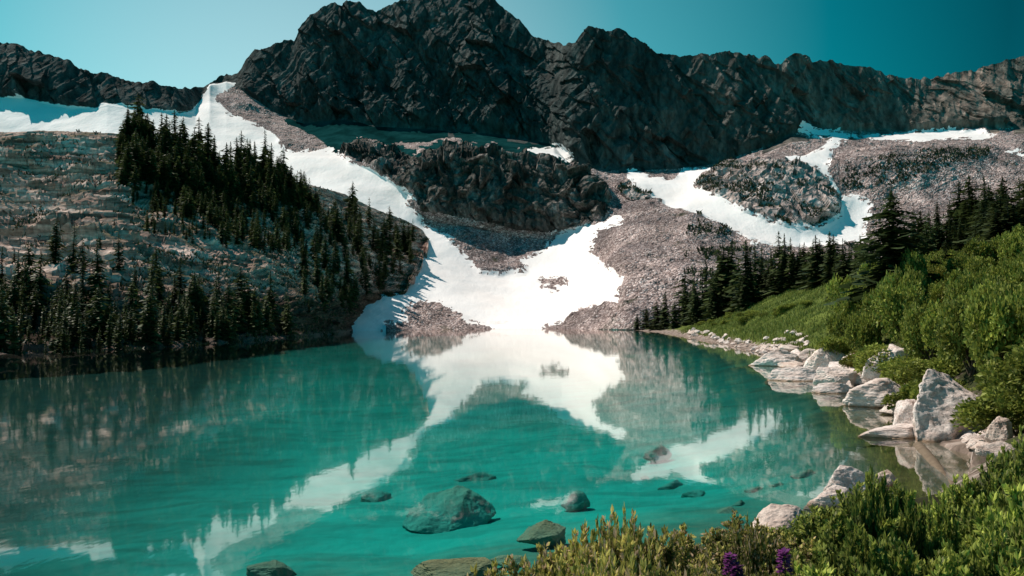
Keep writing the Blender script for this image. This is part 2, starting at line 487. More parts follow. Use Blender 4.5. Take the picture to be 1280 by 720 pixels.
# the shore line lies on z = 0
L1 = [(u, 0, D) for u, v, D in L1]
def v_at(u, D, z):
    lo, hi = -200.0, 900.0
    for _ in range(40):
        m = (lo + hi) / 2
        if CAM[2] + ray(u, m)[2] * D > z: lo = m
        else: hi = m
    return lo
L0 = [(u, v_at(u, D - 12, -9), D - 12) for u, _, D in L1]
L1 = [(u, v_at(u, D, 0.0), D) for u, _, D in L1]
L2 = [(-220, 345, 620), (430, 352, 560), (530, 350, 620), (640, 350, 680), (720, 345, 660), (780, 345, 520), (860, 350, 490), (1500, 350, 480)]
L3 = [(-220, 250, 720), (280, 250, 740), (430, 258, 740), (530, 285, 760), (640, 290, 790), (700, 290, 790), (760, 268, 760), (860, 266, 690), (1000, 305, 650), (1120, 295, 640), (1280, 262, 640), (1500, 250, 640)]
L4 = [(-220, 172, 866), (0, 170, 866), (130, 168, 878), (230, 165, 918), (300, 175, 930), (430, 205, 850), (500, 215, 825), (530, 196, 812), (640, 190, 835), (700, 198, 835), (760, 232, 810), (860, 228, 800), (960, 200, 760), (1050, 208, 760), (1120, 190, 770), (1280, 182, 790), (1500, 180, 790)]
L5 = [(-220, 120, 925), (0, 124, 930), (60, 129, 930), (100, 135, 927), (120, 135, 930), (134, 131, 936), (180, 137, 948), (215, 139, 960), (245, 136, 1000), (262, 108, 1120), (283, 103, 1130), (295, 108, 1110), (340, 140, 1080), (380, 156, 1060), (430, 150, 1040), (470, 160, 1020), (560, 165, 1000), (640, 172, 985), (693, 182, 960), (712, 205, 905), (760, 214, 885), (850, 212, 880), (890, 206, 880), (960, 185, 880), (990, 168, 890), (1040, 163, 920), (1120, 165, 930), (1200, 163, 930), (1280, 160, 930), (1500, 150, 930)]
skD = [(-220, 955), (0, 960), (100, 958), (230, 990), (262, 1128), (290, 1140), (340, 1115), (380, 1105), (430, 1100), (570, 1085), (640, 1050), (690, 1010), (712, 950), (725, 932), (800, 930), (960, 928), (975, 915), (1000, 935), (1130, 985), (1280, 1005), (1500, 1010)]
sa = np.array(skD, float)
rng = np.random.RandomState(3)
L6 = [(u, v, float(np.interp(u, sa[:, 0], sa[:, 1]))) for u, v in SKY]
S = Sheet(usF, [L0, L1, L2, L3, L4, L5, L6], 15)
# roughness of the skyline itself
pj = np.stack([S.u * 0.16, S.u * 0, S.u * 0], -1)
skw = np.clip((S.par - 5.0), 0, 1)[:, None] ** 3
S.v = S.v + skw * (fbm(pj, 5, 3, 0.5) * 1.6)

def bulge(poly, amount, edge):
    m = inpoly(S.u, S.v, poly).astype(float)
    m = blur(m, edge, 2)
    S.D -= amount * np.clip((m - 0.15) / 0.85, 0, 1) ** 0.7
O1 = [(424, 190), (432, 180), (455, 176), (480, 181), (500, 190), (520, 198), (526, 215), (522, 236), (505, 234), (470, 212)]
O2 = [(518, 200), (535, 190), (560, 180), (580, 178), (600, 190), (630, 188), (660, 192), (700, 200), (735, 215), (758, 240), (762, 262), (740, 276), (715, 284), (690, 290), (650, 288), (600, 275), (560, 270), (530, 262), (515, 240)]
O3 = [(868, 232), (885, 215), (905, 205), (950, 200), (985, 200), (1020, 213), (1045, 235), (1052, 258), (1040, 275), (1018, 282), (986, 282), (960, 272), (926, 258), (900, 246)]
O4 = [(770, 235), (785, 225), (800, 222), (815, 228), (824, 240), (820, 250), (790, 250)]
O5 = [(1035, 215), (1055, 190), (1120, 180), (1200, 178), (1245, 185), (1230, 205), (1180, 215), (1130, 232), (1080, 240), (1048, 235)]
bulge(O1, 26, 7); bulge(O2, 26, 10); bulge(O3, 20, 12); bulge(O4, 14, 4); bulge(O5, 12, 10)
bulge([(735, 300), (760, 268), (800, 255), (900, 280), (960, 320), (900, 400), (720, 408), (775, 360)], 30, 16)

Psm = S.points()
Nsm = normals(np.stack([blur(Psm[..., k], 5, 1) for k in range(3)], -1))
S1 = [(-230, 119), (0, 123), (25, 122), (60, 127), (100, 135), (120, 135), (125, 127), (150, 129), (180, 136), (215, 138), (240, 138), (250, 126), (253, 118), (262, 107), (293, 102), (285, 112), (272, 119), (268, 126), (290, 143), (310, 153), (335, 163), (345, 172), (353, 181), (368, 187), (400, 185), (417, 183), (427, 192), (432, 201),
      (470, 214), (505, 235), (522, 252), (507, 250), (527, 270), (530, 280), (554, 293), (577, 312), (594, 330), (600, 338), (624, 340), (657, 335), (650, 323), (677, 310), (687, 297), (689, 291), (727, 283), (760, 273), (770, 267),
      (780, 273), (777, 282), (747, 290), (739, 317), (760, 333), (780, 348), (774, 367), (772, 378), (727, 388), (709, 395), (704, 404), (682, 408), (680, 430), (618, 430), (618, 408), (587, 405), (567, 391), (545, 380), (524, 376), (505, 392), (509, 402),
      (480, 407), (478, 430), (380, 430), (380, 300), (200, 300), (-230, 300)]
H1 = [(670, 347), (680, 345), (700, 349), (708, 354), (695, 354), (680, 353)]
H2 = [(677, 358), (690, 357), (698, 361), (685, 361)]
S2 = [(782, 209), (800, 214), (815, 221), (840, 225), (853, 211), (888, 209), (868, 230), (880, 238), (903, 247), (926, 259), (960, 272), (986, 281), (1018, 282), (1040, 272), (1053, 266), (1051, 253), (1053, 244), (1066, 242), (1086, 250), (1091, 260), (1086, 277), (1082, 305), (1066, 303), (1020, 311), (996, 309), (966, 309), (933, 301), (913, 284), (886, 271), (853, 263), (830, 257), (812, 241), (795, 236), (783, 222)]
S3 = [(996, 152), (1008, 155), (1020, 161), (1050, 162), (1066, 166), (1058, 177), (1041, 190), (1035, 213), (1046, 232), (1055, 243), (1046, 240), (1038, 229), (1020, 213), (985, 201), (982, 195), (1010, 193), (1030, 181), (1040, 173), (1016, 174), (996, 164)]
S4 = [(1066, 168), (1110, 168), (1136, 164), (1186, 161), (1226, 164), (1246, 169), (1236, 173), (1170, 174), (1146, 178), (1130, 175), (1086, 174), (1066, 173)]
S5 = [(655, 188), (694, 180), (714, 185), (720, 196), (714, 203), (694, 197)]
S6 = [(1258, 190), (1270, 185), (1284, 188), (1300, 194), (1275, 196)]
S7 = [(1192, 213), (1205, 208), (1216, 214), (1204, 220)]
S9 = [(445, 172), (480, 176), (520, 180), (560, 172), (600, 176), (650, 184), (640, 190), (600, 187), (560, 182), (520, 194), (490, 184), (455, 180)]
wu = S.u + 2.2 * fbm(np.stack([S.u * .12, S.v * .16, S.u * 0], -1), 11, 3)
wv = S.v + 1.5 * fbm(np.stack([S.u * .12, S.v * .2, S.u * 0 + 7], -1), 12, 3)
snow = inpoly(wu, wv, S1) & ~inpoly(wu, wv, H1) & ~inpoly(wu, wv, H2)
snow_up = np.zeros_like(snow)
patches = [inpoly(wu, wv, q) for q in (S2, S3, S4, S5)]
minor = inpoly(wu, wv, S6)
for q in patches: snow |= q
snow |= minor
cls = np.where(S.par[:, None] > 5.0, 0, 2) * np.ones(S.v.shape, int)
# the cliff foot breaks up instead of following a line
foot = (S.par[:, None] > 4.72) & (fbm(np.stack([S.u * .05, S.v * .08, S.u * 0], -1), 21, 4) > 0.1) & (S.u > 560)
cls = np.where(foot, 0, cls)
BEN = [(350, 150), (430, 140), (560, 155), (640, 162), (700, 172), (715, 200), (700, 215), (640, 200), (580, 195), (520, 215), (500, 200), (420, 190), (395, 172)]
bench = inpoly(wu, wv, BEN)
out1 = inpoly(wu, wv, O1) | inpoly(wu, wv, O2)
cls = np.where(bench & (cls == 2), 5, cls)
out2 = inpoly(wu, wv, O3) | inpoly(wu, wv, O4)
cls = np.where(out1, 3, cls); cls = np.where(out2, 4, cls)
mid_col = [(270, 118), (290, 112), (300, 118), (350, 160), (400, 180), (415, 183), (400, 187), (365, 188), (340, 166), (290, 145)]
edge = blur(snow.astype(float), 3, 2)
speck = snow & (edge < 0.93) & (fbm(np.stack([S.u * .16, S.v * .34, S.u * 0], -1), 301, 4, .6) > 0.42) & (S.v > 142)
snow &= ~speck
cls = np.where(snow, 1, cls)
cls = np.where(inpoly(wu, wv, S9) & (fbm(np.stack([S.u * .06, S.v * .2, S.u * 0], -1), 77, 3) > 0.15), 2, cls)

wC = blur((cls == 0).astype(float), 3, 1) * sstep(4.97, 5.12, S.par)[:, None]; wS = blur((cls == 1).astype(float), 3, 1)
wR = blur((cls == 2).astype(float) + .25 * (cls == 5), 2, 1); wO = blur(((cls == 3) | (cls == 4)).astype(float), 3, 1)
P = Psm
X, Y, Z = P[..., 0], P[..., 1], P[..., 2]
slant = np.stack([X * 0.016 + Z * 0.006, Y * 0.008, Z * 0.0045], -1)
top_fade = 1 - 0.65 * np.clip(S.par - 5.0, 0, 1)[:, None] ** 2
slant[..., 1] *= .3
cl = ridged(slant * .6, 101, 2, 0.4) * 13 * top_fade
cl += ridged(np.stack([X * 0.06 - Z * 0.035, Y * 0.03, Z * 0.02], -1), 111, 2, 0.5) * 4.0
wq = fbm(P * 0.03, 71, 2)[..., None] * 0.5
cl += facets(np.stack([X * 0.024 + Z * 0.013, Y * 0.008, Z * 0.009], -1) + wq * .12, 9, 1.5, .25) * 13
cl += facets(np.stack([X * 0.065 + Z * 0.035, Y * 0.015, Z * 0.026], -1) + wq * .15, 8, 1.3, .35) * 4.6
cl += facets(np.stack([X * 0.17 + Z * 0.09, Y * 0.05, Z * 0.08], -1) + wq * .2, 7, 1.2, .5) * 1.5
oc = ridged(np.stack([X * 0.035 + Z * .02, Y * .02, Z * 0.02], -1), 141, 2, 0.5) * 4.0
oc += facets(np.stack([X * .06 + Z * .02, Y * .05, Z * .045], -1) + wq, 19, 1.5, .4) * 6.5 + facets(np.stack([X * .17 + Z * .05, Y * .12, Z * .09], -1) + wq, 18, 1.3, .5) * 2.0 + fbm(P * 0.3, 151, 2, 0.5) * 0.6
wf2, ws2 = worley(P * 0.28, 29)
wf4, ws4 = worley(P * 0.6 + fbm(P * .1, 5, 2)[..., None], 49)
sr = fbm(P * 0.02, 161, 4, 0.5) * 4 + (0.6 - wf2) * 1.4 * np.clip(fbm(P * .03, 66, 3) + .5, 0, 1.3) + (0.6 - wf4) * 0.7
wf3, ws3 = worley(P * 0.07, 39); sr += np.maximum(0.3 - wf3, 0) * 8
sn = fbm(P * 0.012, 181, 3, 0.5) * 2.8 + fbm(np.stack([X * .06, Y * .03, Z * .06], -1), 191, 2) * 0.35
iL5 = int(np.argmin(np.abs(S.par - 5.0))); span = S.v[iL5] - S.v[-1]
cl = cl * np.clip((span / 150.0) ** .8, 0.06, 1)[None, :]
disp = cl * top_fade * wC + oc * wO * np.where(blur((cls == 4).astype(float), 3, 1) > .3, .55, 1.0) + sr * wR + sn * wS
shore_f = np.clip((S.par - 0.9) / 0.35, 0.12, 1)[:, None]
Nbig = np.stack([blur(Nsm[..., k], 16, 2) for k in range(3)], -1); Nbig[..., 2] *= .35; Nbig /= np.linalg.norm(Nbig, axis=-1, keepdims=True)
wSn = blur((cls == 1).astype(float), 7, 1)[..., None]
Ds_ = blur(S.D, 7, 2)
Psm = Psm * (1 - wSn) + (CAM + ray(S.u, S.v) * Ds_[..., None]) * wSn
Nmix = Nsm * (1 - wC[..., None]) + Nbig * wC[..., None]
P = Psm + Nmix * (disp * shore_f)[..., None]
# rear of the mountain
back = []
for k, (dy, dz) in enumerate(((14, -6), (60, -45), (200, -190), (420, -420))):
    q = P[-1].copy(); q[:, 1] += dy; q[:, 2] += dz; back.append(q)
SheetF = S
PF = P
FF = S.faces()
fc = cls[:-1, :-1].reshape(-1)
VF = P.reshape(-1, 3)
fu = S.u[:-1, :-1].reshape(-1); fv = S.v[:-1, :-1].reshape(-1)
def make_struct(name, V, Fq, mat, smooth=False, kind='structure'):
    V, Fq = compact(V, Fq)
    o = link(name, mesh_from(name, V, Fq, mat, smooth)); o['kind'] = kind
    return o
# mountain: cliffs and its rear
w = P.shape[1]
Vb = np.concatenate([VF] + back); base = len(VF) - w
bi = [np.arange(w) + base] + [np.arange(w) + len(VF) + k * w for k in range(4)]
bf = []
for a_, b_ in zip(bi[:-1], bi[1:]):
    bf.append(np.stack([a_[:-1], a_[1:], b_[1:], b_[:-1]], -1))
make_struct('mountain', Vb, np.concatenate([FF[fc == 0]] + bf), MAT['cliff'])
make_struct('scree_slope', VF, FF[fc == 2], MAT['scree'])
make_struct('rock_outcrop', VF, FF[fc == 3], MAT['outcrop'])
make_struct('painted_shade_apron', VF, FF[fc == 5], MAT['bench'], True)  # apron of snow and scree with the cliff shadow in its colour
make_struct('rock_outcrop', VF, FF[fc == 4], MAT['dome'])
left = fu < 640
in1 = inpoly(fu, fv, [(-300, 0), (740, 0), (740, 150), (650, 215), (770, 250), (790, 300), (800, 500), (-300, 500)])
main = (fc == 1) & in1 & ~((fu > 640) & (fv < 215))
make_struct('snowfield', VF, FF[main], MAT['snow'], True)
fr_ = (fc == 1) & ~main
for sel in (fr_ & (fu <= 760), fr_ & (fu > 760) & (fv >= 205) & (fu < 1030 + (fv > 241) * 200), ):
    if sel.any(): make_struct('snowfield', VF, FF[sel], MAT['snow'], True)
used = (fr_ & (fu <= 760)) | (fr_ & (fu > 760) & (fv >= 205) & (fu < 1030 + (fv > 241) * 200))
rest = fr_ & ~used
for sel in (rest & (fu < 1062), rest & (fu >= 1062)):
    if sel.any(): make_struct('snowfield', VF, FF[sel], MAT['snow'], True)

def sheet_pick(Sh, PP, u, v):
    """point of a built terrain sheet seen at pixel u, v"""
    j = int(np.clip(round((u - Sh.us[0]) / STEP), 0, len(Sh.us) - 1))
    col = Sh.v[:, j]
    i = int(np.argmin(np.abs(col - v)))
    return PP[i, j]

# ------------------------------------------------------------------ left hillside
usH = np.arange(-260, 536, STEP)
crest = [(-260, 158, 330), (0, 164, 340), (100, 167, 345), (150, 170, 350), (200, 184, 365), (260, 203, 400), (330, 220, 480), (393, 232, 570), (430, 243, 630), (473, 264, 685), (505, 275, 712), (528, 287, 728), (536, 298, 733)]
shl = [(-260, 452), (-100, 447), (0, 443), (100, 440), (200, 435), (300, 427.5), (380, 421), (430, 417), (449, 413.5)]
l1 = [(u, v, shoreD(u, v)) for u, v in shl] + [(456, 396, 490), (462, 386, 505), (468, 380, 515), (474, 371, 525), (482, 373, 535), (490, 365, 545), (497, 369, 550), (508, 360, 560), (514, 348, 580), (520, 350, 598), (526, 330, 650), (530, 333, 652), (536, 302, 729)]
l0 = [(u, v_at(u, D - 5, -9), D - 5) if u < 450 else (u, v + 6, D - 4) for u, v, D in l1]
m1 = [(-260, 380, 170), (0, 375, 175), (150, 365, 185), (250, 370, 215), (330, 375, 250), (400, 378, 310), (449, 375, 420), (470, 362, 520), (508, 352, 575), (536, 301, 730)]
m2 = [(-260, 310, 225), (0, 305, 230), (150, 300, 235), (250, 320, 255), (330, 330, 295), (400, 335, 370), (449, 340, 470), (470, 335, 560), (508, 325, 640), (536, 300, 731)]
m3 = [(-260, 250, 265), (0, 248, 272), (150, 245, 285), (250, 262, 318), (330, 280, 370), (400, 290, 455), (449, 305, 540), (470, 305, 610), (508, 302, 680), (536, 299.5, 732)]
Hs = Sheet(usH, [l0, l1, m1, m2, m3, crest], 14)
PH = Hs.points()
NH = normals(np.stack([blur(PH[..., k], 5, 1) for k in range(3)], -1))
X, Y, Z = PH[..., 0], PH[..., 1], PH[..., 2]
warp = fbm(np.stack([X * .02, Y * .02, Z * .02], -1), 201, 4, 0.55)
ph = (Z + X * 0.06 + Y * 0.03) * 0.17 + warp * 1.3
saw = ph - np.floor(ph)
lf = sstep(260, 120, Hs.u) * 0.75 + 0.25
d = (saw ** 0.6) * 1.3 * lf + facets(np.stack([X * .035 + warp * .5, Y * .035, Z * .22 + X * .012], -1), 73) * 2.8 * lf + facets(np.stack([X * .11 + warp * .5, Y * .11, Z * .6], -1), 74) * 1.1
ph2 = ph * 3.1 + warp; saw2 = ph2 - np.floor(ph2)
d = d + saw2 * 1.0 * lf
d = d + fbm(PH * 0.02, 211, 3, 0.5) * 5 + fbm(np.stack([X * .06, Y * .06, Z * .45], -1), 221, 4, .6) * 1.7 * lf + fbm(PH * .2, 222, 2) * .5
wf, ws = worley(PH * 0.15, 59); d = d + (ws - wf) * 1.5 * (1.1 - lf)
sf = np.clip((Hs.par - 0.9) / 0.4, 0.1, 1)[:, None] * np.clip((5.02 - Hs.par) / 0.3, 0.25, 1)[:, None]
PH = PH + NH * (d * sf)[..., None]
wH = PH.shape[1]
VH = PH.reshape(-1, 3)
bk = []
for dy, dz in ((20, -6), (70, -50), (120, -120)):
    q = PH[-1].copy(); q[:, 1] += dy; q[:, 0] += dy * 0.0; q[:, 2] += dz; bk.append(q)
Vb = np.concatenate([VH] + bk)
bi = [np.arange(wH) + len(VH) - wH] + [np.arange(wH) + len(VH) + k * wH for k in range(3)]
bf = [np.stack([a_[:-1], a_[1:], b_[1:], b_[:-1]], -1) for a_, b_ in zip(bi[:-1], bi[1:])]
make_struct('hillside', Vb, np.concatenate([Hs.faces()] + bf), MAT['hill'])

# ------------------------------------------------------------------ bank and lake bed in world space
px = [(792, 412.8), (830, 416.5), (860, 422), (900, 430), (945, 441), (990, 458), (1040, 480), (1090, 497), (1125, 520), (1160, 545), (1200, 560), (1228, 585), (1225, 620), (1170, 645), (1090, 655), (1000, 668), (930, 684), (850, 706)]
SHORE = [tuple(on_water(u, v)[:2]) for u, v in px]
SHORE = [(SHORE[0][0] + 8, 560.0)] + SHORE + [(1.5, 13.0), (-1.5, 12.4), (-5, 11.0), (-10, 8.5), (-20, 4), (-45, -8)]
LAND = SHORE + [(-45, -80), (600, -80), (600, 560)]
SH = np.array(SHORE)
def sdist(x, y):
    x = np.asarray(x, float); y = np.asarray(y, float)
    d = np.full(x.shape, 1e9)
    for a, b_ in zip(SH[:-1], SH[1:]):
        e = b_ - a; t = np.clip(((x - a[0]) * e[0] + (y - a[1]) * e[1]) / (e @ e), 0, 1)
        d = np.minimum(d, np.hypot(x - a[0] - t * e[0], y - a[1] - t * e[1]))
    return np.where(inpoly(x, y, LAND), d, -d)
def ground_z(x, y):
    x = np.asarray(x, float); y = np.asarray(y, float)
    s = sdist(x, y)
    p = np.stack([x, y, x * 0], -1)
    s = s + fbm(p * 0.35, 301, 3) * 0.35
    sl = np.maximum(s, 0)
    far = 34 * (1 - np.exp(-0.62 * np.maximum(sl - 1.5, 0) / 34)) + 0.12 * np.minimum(sl, 3)
    far *= 1 - 0.75 * sstep(170, 330, y)
    near = 1.9 * (1 - np.exp(-sl / 3.2)) + 0.06 * sl
    k = sstep(14, 30, y)
    land = near * (1 - k) + far * k
    # rising to the right on the near side too
    land += (1 - k) * 0.35 * np.maximum(x - 9, 0)
    land += (fbm(p * 0.12, 311, 4) * 0.8 + fbm(p * 0.7, 321, 3) * 0.14) * sstep(0.5, 5, sl)
    w_ = np.maximum(-s, 0)
    bed = -4.2 * (1 - np.exp(-w_ * 0.055)) + (fbm(p * 0.15, 331, 2) * 0.25 + fbm(p * 1.1, 341, 2) * .03) * sstep(0.5, 6, w_)
    rs = sstep(900, 1200, 640 + x / np.maximum(y, 1) * 900)   # shallower towards the right shore
    bed *= 1 - 0.35 * rs
    bed = np.minimum(bed, -0.03 - 0.02 * w_)
    return np.where(s > 0, land, bed)
def gz(x, y): return float(ground_z(np.array([x]), np.array([y]))[0])
def hit(u, v, y0=2.0, y1=420.0):
    d = ray(u, v)
    ys = np.exp(np.linspace(math.log(y0), math.log(y1), 1500))
    pz = CAM[2] + d[2] * ys
    g = ground_z(d[0] * ys, ys)
    k = np.argmax(pz < g) if (pz < g).any() else int(np.argmin((pz - g) / ys))
    y = ys[k]
    return float(d[0] * y), float(y), float(g[k])

gx = np.concatenate([np.linspace(-420, -70, 45)[:-1], np.linspace(-70, -14, 80)[:-1], np.linspace(-14, 34, 260)[:-1], np.linspace(34, 120, 170)[:-1], np.linspace(120, 420, 60)])
gy = np.concatenate([np.linspace(-60, 2, 25)[:-1], np.linspace(2, 45, 260)[:-1], np.linspace(45, 170, 240)[:-1], np.linspace(170, 560, 120)])
GX, GY = np.meshgrid(gx, gy)
GZ = ground_z(GX, GY)
i = np.arange(GX.size).reshape(GX.shape)
Fg = np.stack([i[:-1, :-1], i[:-1, 1:], i[1:, 1:], i[1:, :-1]], -1).reshape(-1, 4)
Vg = np.stack([GX, GY, GZ], -1).reshape(-1, 3)
zc = GZ[:-1, :-1].reshape(-1)
make_struct('lake_bed', Vg, Fg[zc < 0], MAT['ground'], True)
make_struct('bank_ground', Vg, Fg[zc >= 0], MAT['ground'], True)

wv_, wf_ = np.array([(-420, -60, 0), (420, -60, 0), (420, 545, 0), (-420, 545, 0)], float), np.array([[0, 1, 2, 3]])
o = link('lake_water', mesh_from('lake_water', wv_, wf_, MAT['water'])); o['kind'] = 'structure'

# ------------------------------------------------------------------ conifers
def conifer_meshes(seed, height=10.0, rad=0.11, tiers=34, per=7, droop=0.5, tuft=0.95, bare=0.04, sub=3):
    """unit tree: trunk and crown meshes; the crown is many separate needle sprays"""
    rnd = random.Random(seed)
    tr = Acc()
    n = 7
    pts = [(rnd.uniform(-.01, .01) * height * (k / n), rnd.uniform(-.01, .01) * height * (k / n), height * k / n * 0.99) for k in range(n + 1)]
    pts[0] = (0, 0, -0.6)
    tr.add(*tube(pts, [height * 0.014 * (1 - k / n) + 0.015 for k in range(n + 1)], 6))
    V, Fq = [], []
    ph = rnd.random() * 6
    lump = [rnd.uniform(0.55, 1.2) for _ in range(tiers + 1)]
    lob = [rnd.uniform(0.45, 1.25) for _ in range(8)]
    for t in range(tiers):
        f = t / (tiers - 1)
        z = height * (bare + (0.985 - bare) * f)
        env = rad * height * ((1 - f) ** 0.55 + 0.05) * min(1, 0.55 + f * 4) * lump[t]
        m = max(3, int(per * (1 - 0.45 * f)))
        for k in range(m):
            a = ph + t * 2.4 + k * 2 * math.pi / m + rnd.uniform(-.35, .35)
            L = env * rnd.uniform(0.55, 1.15) * lob[int(a * 1.27) % 8]
            ca, sa_ = math.cos(a), math.sin(a)
            zz = z + rnd.uniform(-.5, .5) * height / tiers
            for q in range(sub):
                s0 = q / sub; s1 = (q + 1.25) / sub
                r0, r1 = L * s0, L * s1
                dz0 = -droop * L * s0 ** 1.3; dz1 = -droop * L * s1 ** 1.3 + rnd.uniform(-.04, .08) * height * 0.1
                wd = tuft * L * (0.85 - 0.4 * s0) * rnd.uniform(0.5, 1.0)
                tw = rnd.uniform(-.35, .35) * wd
                b0 = len(V)
                V += [(ca * r0 + sa_ * wd * .5, sa_ * r0 - ca * wd * .5, zz + dz0 + tw - wd * .25), (ca * r0 - sa_ * wd * .5, sa_ * r0 + ca * wd * .5, zz + dz0 - tw - wd * .25),
                      (ca * r1 - sa_ * wd * .16, sa_ * r1 + ca * wd * .16, zz + dz1 - tw * .3), (ca * r1 + sa_ * wd * .16, sa_ * r1 - ca * wd * .16, zz + dz1 + tw * .3)]
                Fq.append((b0, b0 + 1, b0 + 2, b0 + 3))
    b0 = len(V)   # leader
    for a in (0, 1.57):
        c_, s_ = math.cos(a) * 0.008 * height, math.sin(a) * 0.008 * height
        b0 = len(V)
        V += [(-c_, -s_, height * .94), (c_, s_, height * .94), (c_ * .2, s_ * .2, height * 1.0), (-c_ * .2, -s_ * .2, height * 1.0)]
        Fq.append((b0, b0 + 1, b0 + 2, b0 + 3))
    return tr, V, Fq

CON = []; CSUB = 2
for sd, rad, tiers, per in ((1, .13, 44, 9), (2, .15, 46, 9), (3, .12, 40, 9), (4, .17, 42, 10), (5, .14, 38, 9), (6, .19, 42, 10), (7, .16, 34, 8)):
    tr, V, Fq = conifer_meshes(sd, 10, rad, tiers, per, 0.5, 1.0, 0.03, CSUB)
    CON.append((tr.mesh('trunk', MAT['bark']), mesh_from('crown', V, Fq, MAT['needle'])))
BIG = []
for sd, rad in ((21, .26), (22, .17), (23, .19)):
    tr, V, Fq = conifer_meshes(sd, 10, rad, 44, 15, 0.45, 0.62, 0.05, 5)
    BIG.append((tr.mesh('trunk', MAT['bark']), mesh_from('crown', V, Fq, MAT['needle2'])))

def thing(name, loc, rz, s, label, cat, group=None):
    o = bpy.data.objects.new(name, None); C.objects.link(o)
    o.empty_display_size = 0.2
    o.location = loc; o.rotation_euler = (0, 0, rz); o.scale = s if isinstance(s, tuple) else (s, s, s)
    return tag(o, label, cat, group)

def conifer(p, h, label, group, kinds=CON, k=None, wide=1.0, name='fir_tree'):
    pr = kinds[random.randrange(len(kinds)) if k is None else k]
    s = h / 10.0
    wj = wide * random.uniform(1.1, 1.65)
    t = thing(name, (p[0], p[1], p[2]), random.uniform(0, 6.28), (s * wj, s * wj, s), label, 'tree', group)
    t.rotation_euler[0] = random.uniform(-.025, .025); t.rotation_euler[1] = random.uniform(-.025, .025)
    link('trunk', pr[0], t); link('crown', pr[1], t)
    return t

def scatter_px(poly, n, mind, rnd, weight=None):
    xs = [a for a, _ in poly]; ys = [b_ for _, b_ in poly]
    out = []; tries = 0
    while len(out) < n and tries < 60000:
        tries += 1
        u = rnd.uniform(min(xs), max(xs)); v = rnd.uniform(min(ys), max(ys))
        if not inpoly(np.array([u]), np.array([v]), poly)[0]: continue
        if any((u - a) ** 2 + ((v - b_) * 1.5) ** 2 < mind ** 2 for a, b_ in out): continue
        out.append((u, v))
    return out

rt = random.Random(42)
# upper stand, along and below the crest of the hillside
def stand_label(u, v):
    if u < 210: return 'slender dark fir at the left end of the crest stand beside the bare banded rock'
    if u < 280: return 'slender dark fir in the tallest part of the crest stand, against the snow'
    if u < 350: return 'slender dark fir in the middle of the crest stand above the dark cliff'
    if u < 420: return 'slender dark fir where the crest stand thins out beside the snow tongue'
    return 'dark fir on the rocky spur at the right end of the hillside'
def on_hill(pxs, hpx, lab, group, jit=0.3):
    for u, v in pxs:
        p = sheet_pick(Hs, PH, u, v)
        D = p[1]
        h = (hpx(u, v) if callable(hpx) else hpx) * rt.uniform(1 - jit, 1 + jit) * D / F_PX
        conifer((p[0], p[1], p[2] - 0.3), h, lab(u, v) if callable(lab) else lab, group)
up = scatter_px([(150, 180), (165, 176), (200, 188), (260, 207), (330, 226), (393, 243), (390, 268), (330, 268), (250, 252), (200, 242), (150, 235)], 84, 6.6, rt)
on_hill(up, lambda u, v: 52 if u < 350 else 34, stand_label, 'firs of the stand along the hillside crest')
mid_ = scatter_px([(150, 240), (260, 262), (380, 272), (400, 305), (330, 300), (240, 285), (170, 268)], 16, 9, rt)
on_hill(mid_, 30, 'small dark fir clinging to the shaded cliff below the crest stand', 'firs on the shaded cliff below the crest stand')
spur = scatter_px([(395, 250), (440, 262), (490, 285), (520, 300), (515, 335), (500, 350), (460, 368), (440, 400), (380, 395), (372, 350), (400, 320)], 42, 8.5, rt)
on_hill(spur, lambda u, v: 38, 'dark fir among pale boulders on the rocky spur beside the snow', 'firs on the spur beside the snow')
def low_label(u, v):
    if u < 95: return 'dark fir in deep shade at the left end of the lakeside row'
    if u < 190: return 'tall dark fir of the lakeside row below the pale rock ledges'
    if u < 290: return 'tall dark fir in the middle of the lakeside row, over the turquoise water'
    return 'dark fir near the right end of the lakeside row where pale rubble shows'
low = scatter_px([(-60, 365), (0, 368), (120, 372), (200, 372), (300, 385), (365, 398), (372, 416), (300, 422), (200, 430), (100, 435), (-60, 438)], 62, 11, rt)
low += [(72, 345), (92, 350), (104, 352), (148, 345), (172, 368), (196, 352), (228, 362), (252, 390), (276, 395)]
on_hill(low, lambda u, v: (62 if v > 395 else 54) + (8 if u < 120 else 0), low_label, 'firs of the lakeside row under the hillside')
# single small firs on the banded rock
for u, v in ((20, 340), (38, 338), (0, 352), (142, 290), (128, 322)):
    on_hill([(u, v)], 20, 'small lone fir on the banded rock face above the lakeside row', 'lone firs on the banded rock')

# right bank: row of firs behind the meadow
def on_bank(pxs, hpx, lab, group, kinds=CON, jit=0.25, wide=1.0, y0=60, y1=330):
    for u, v in pxs:
        x, y, z = hit(u, v, y0, y1)
        h = (hpx(u, v) if callable(hpx) else hpx) * rt.uniform(1 - jit, 1 + jit) * y / F_PX
        conifer((x, y, z - 0.2), h, lab(u, v) if callable(lab) else lab, group, kinds, None, wide)
row = []
for k in range(44):
    u = 856 + (1090 - 856) * (k + rt.uniform(-.4, .4)) / 44
    v = np.interp(u, [856, 900, 950, 1000, 1050, 1090], [402, 386, 371, 361, 354, 352]) + rt.uniform(-4, 3)
    row.append((u, v))
on_bank(row, lambda u, v: np.interp(u, [856, 900, 960, 1020, 1090], [62, 78, 72, 60, 54]),
        lambda u, v: 'dark fir at the water end of the row behind the meadow' if u < 920 else ('dark fir in the middle of the row behind the meadow' if u < 1010 else 'dark fir at the upper end of the meadow row, against the snow'),
        'firs in the row behind the green meadow', wide=1.1)
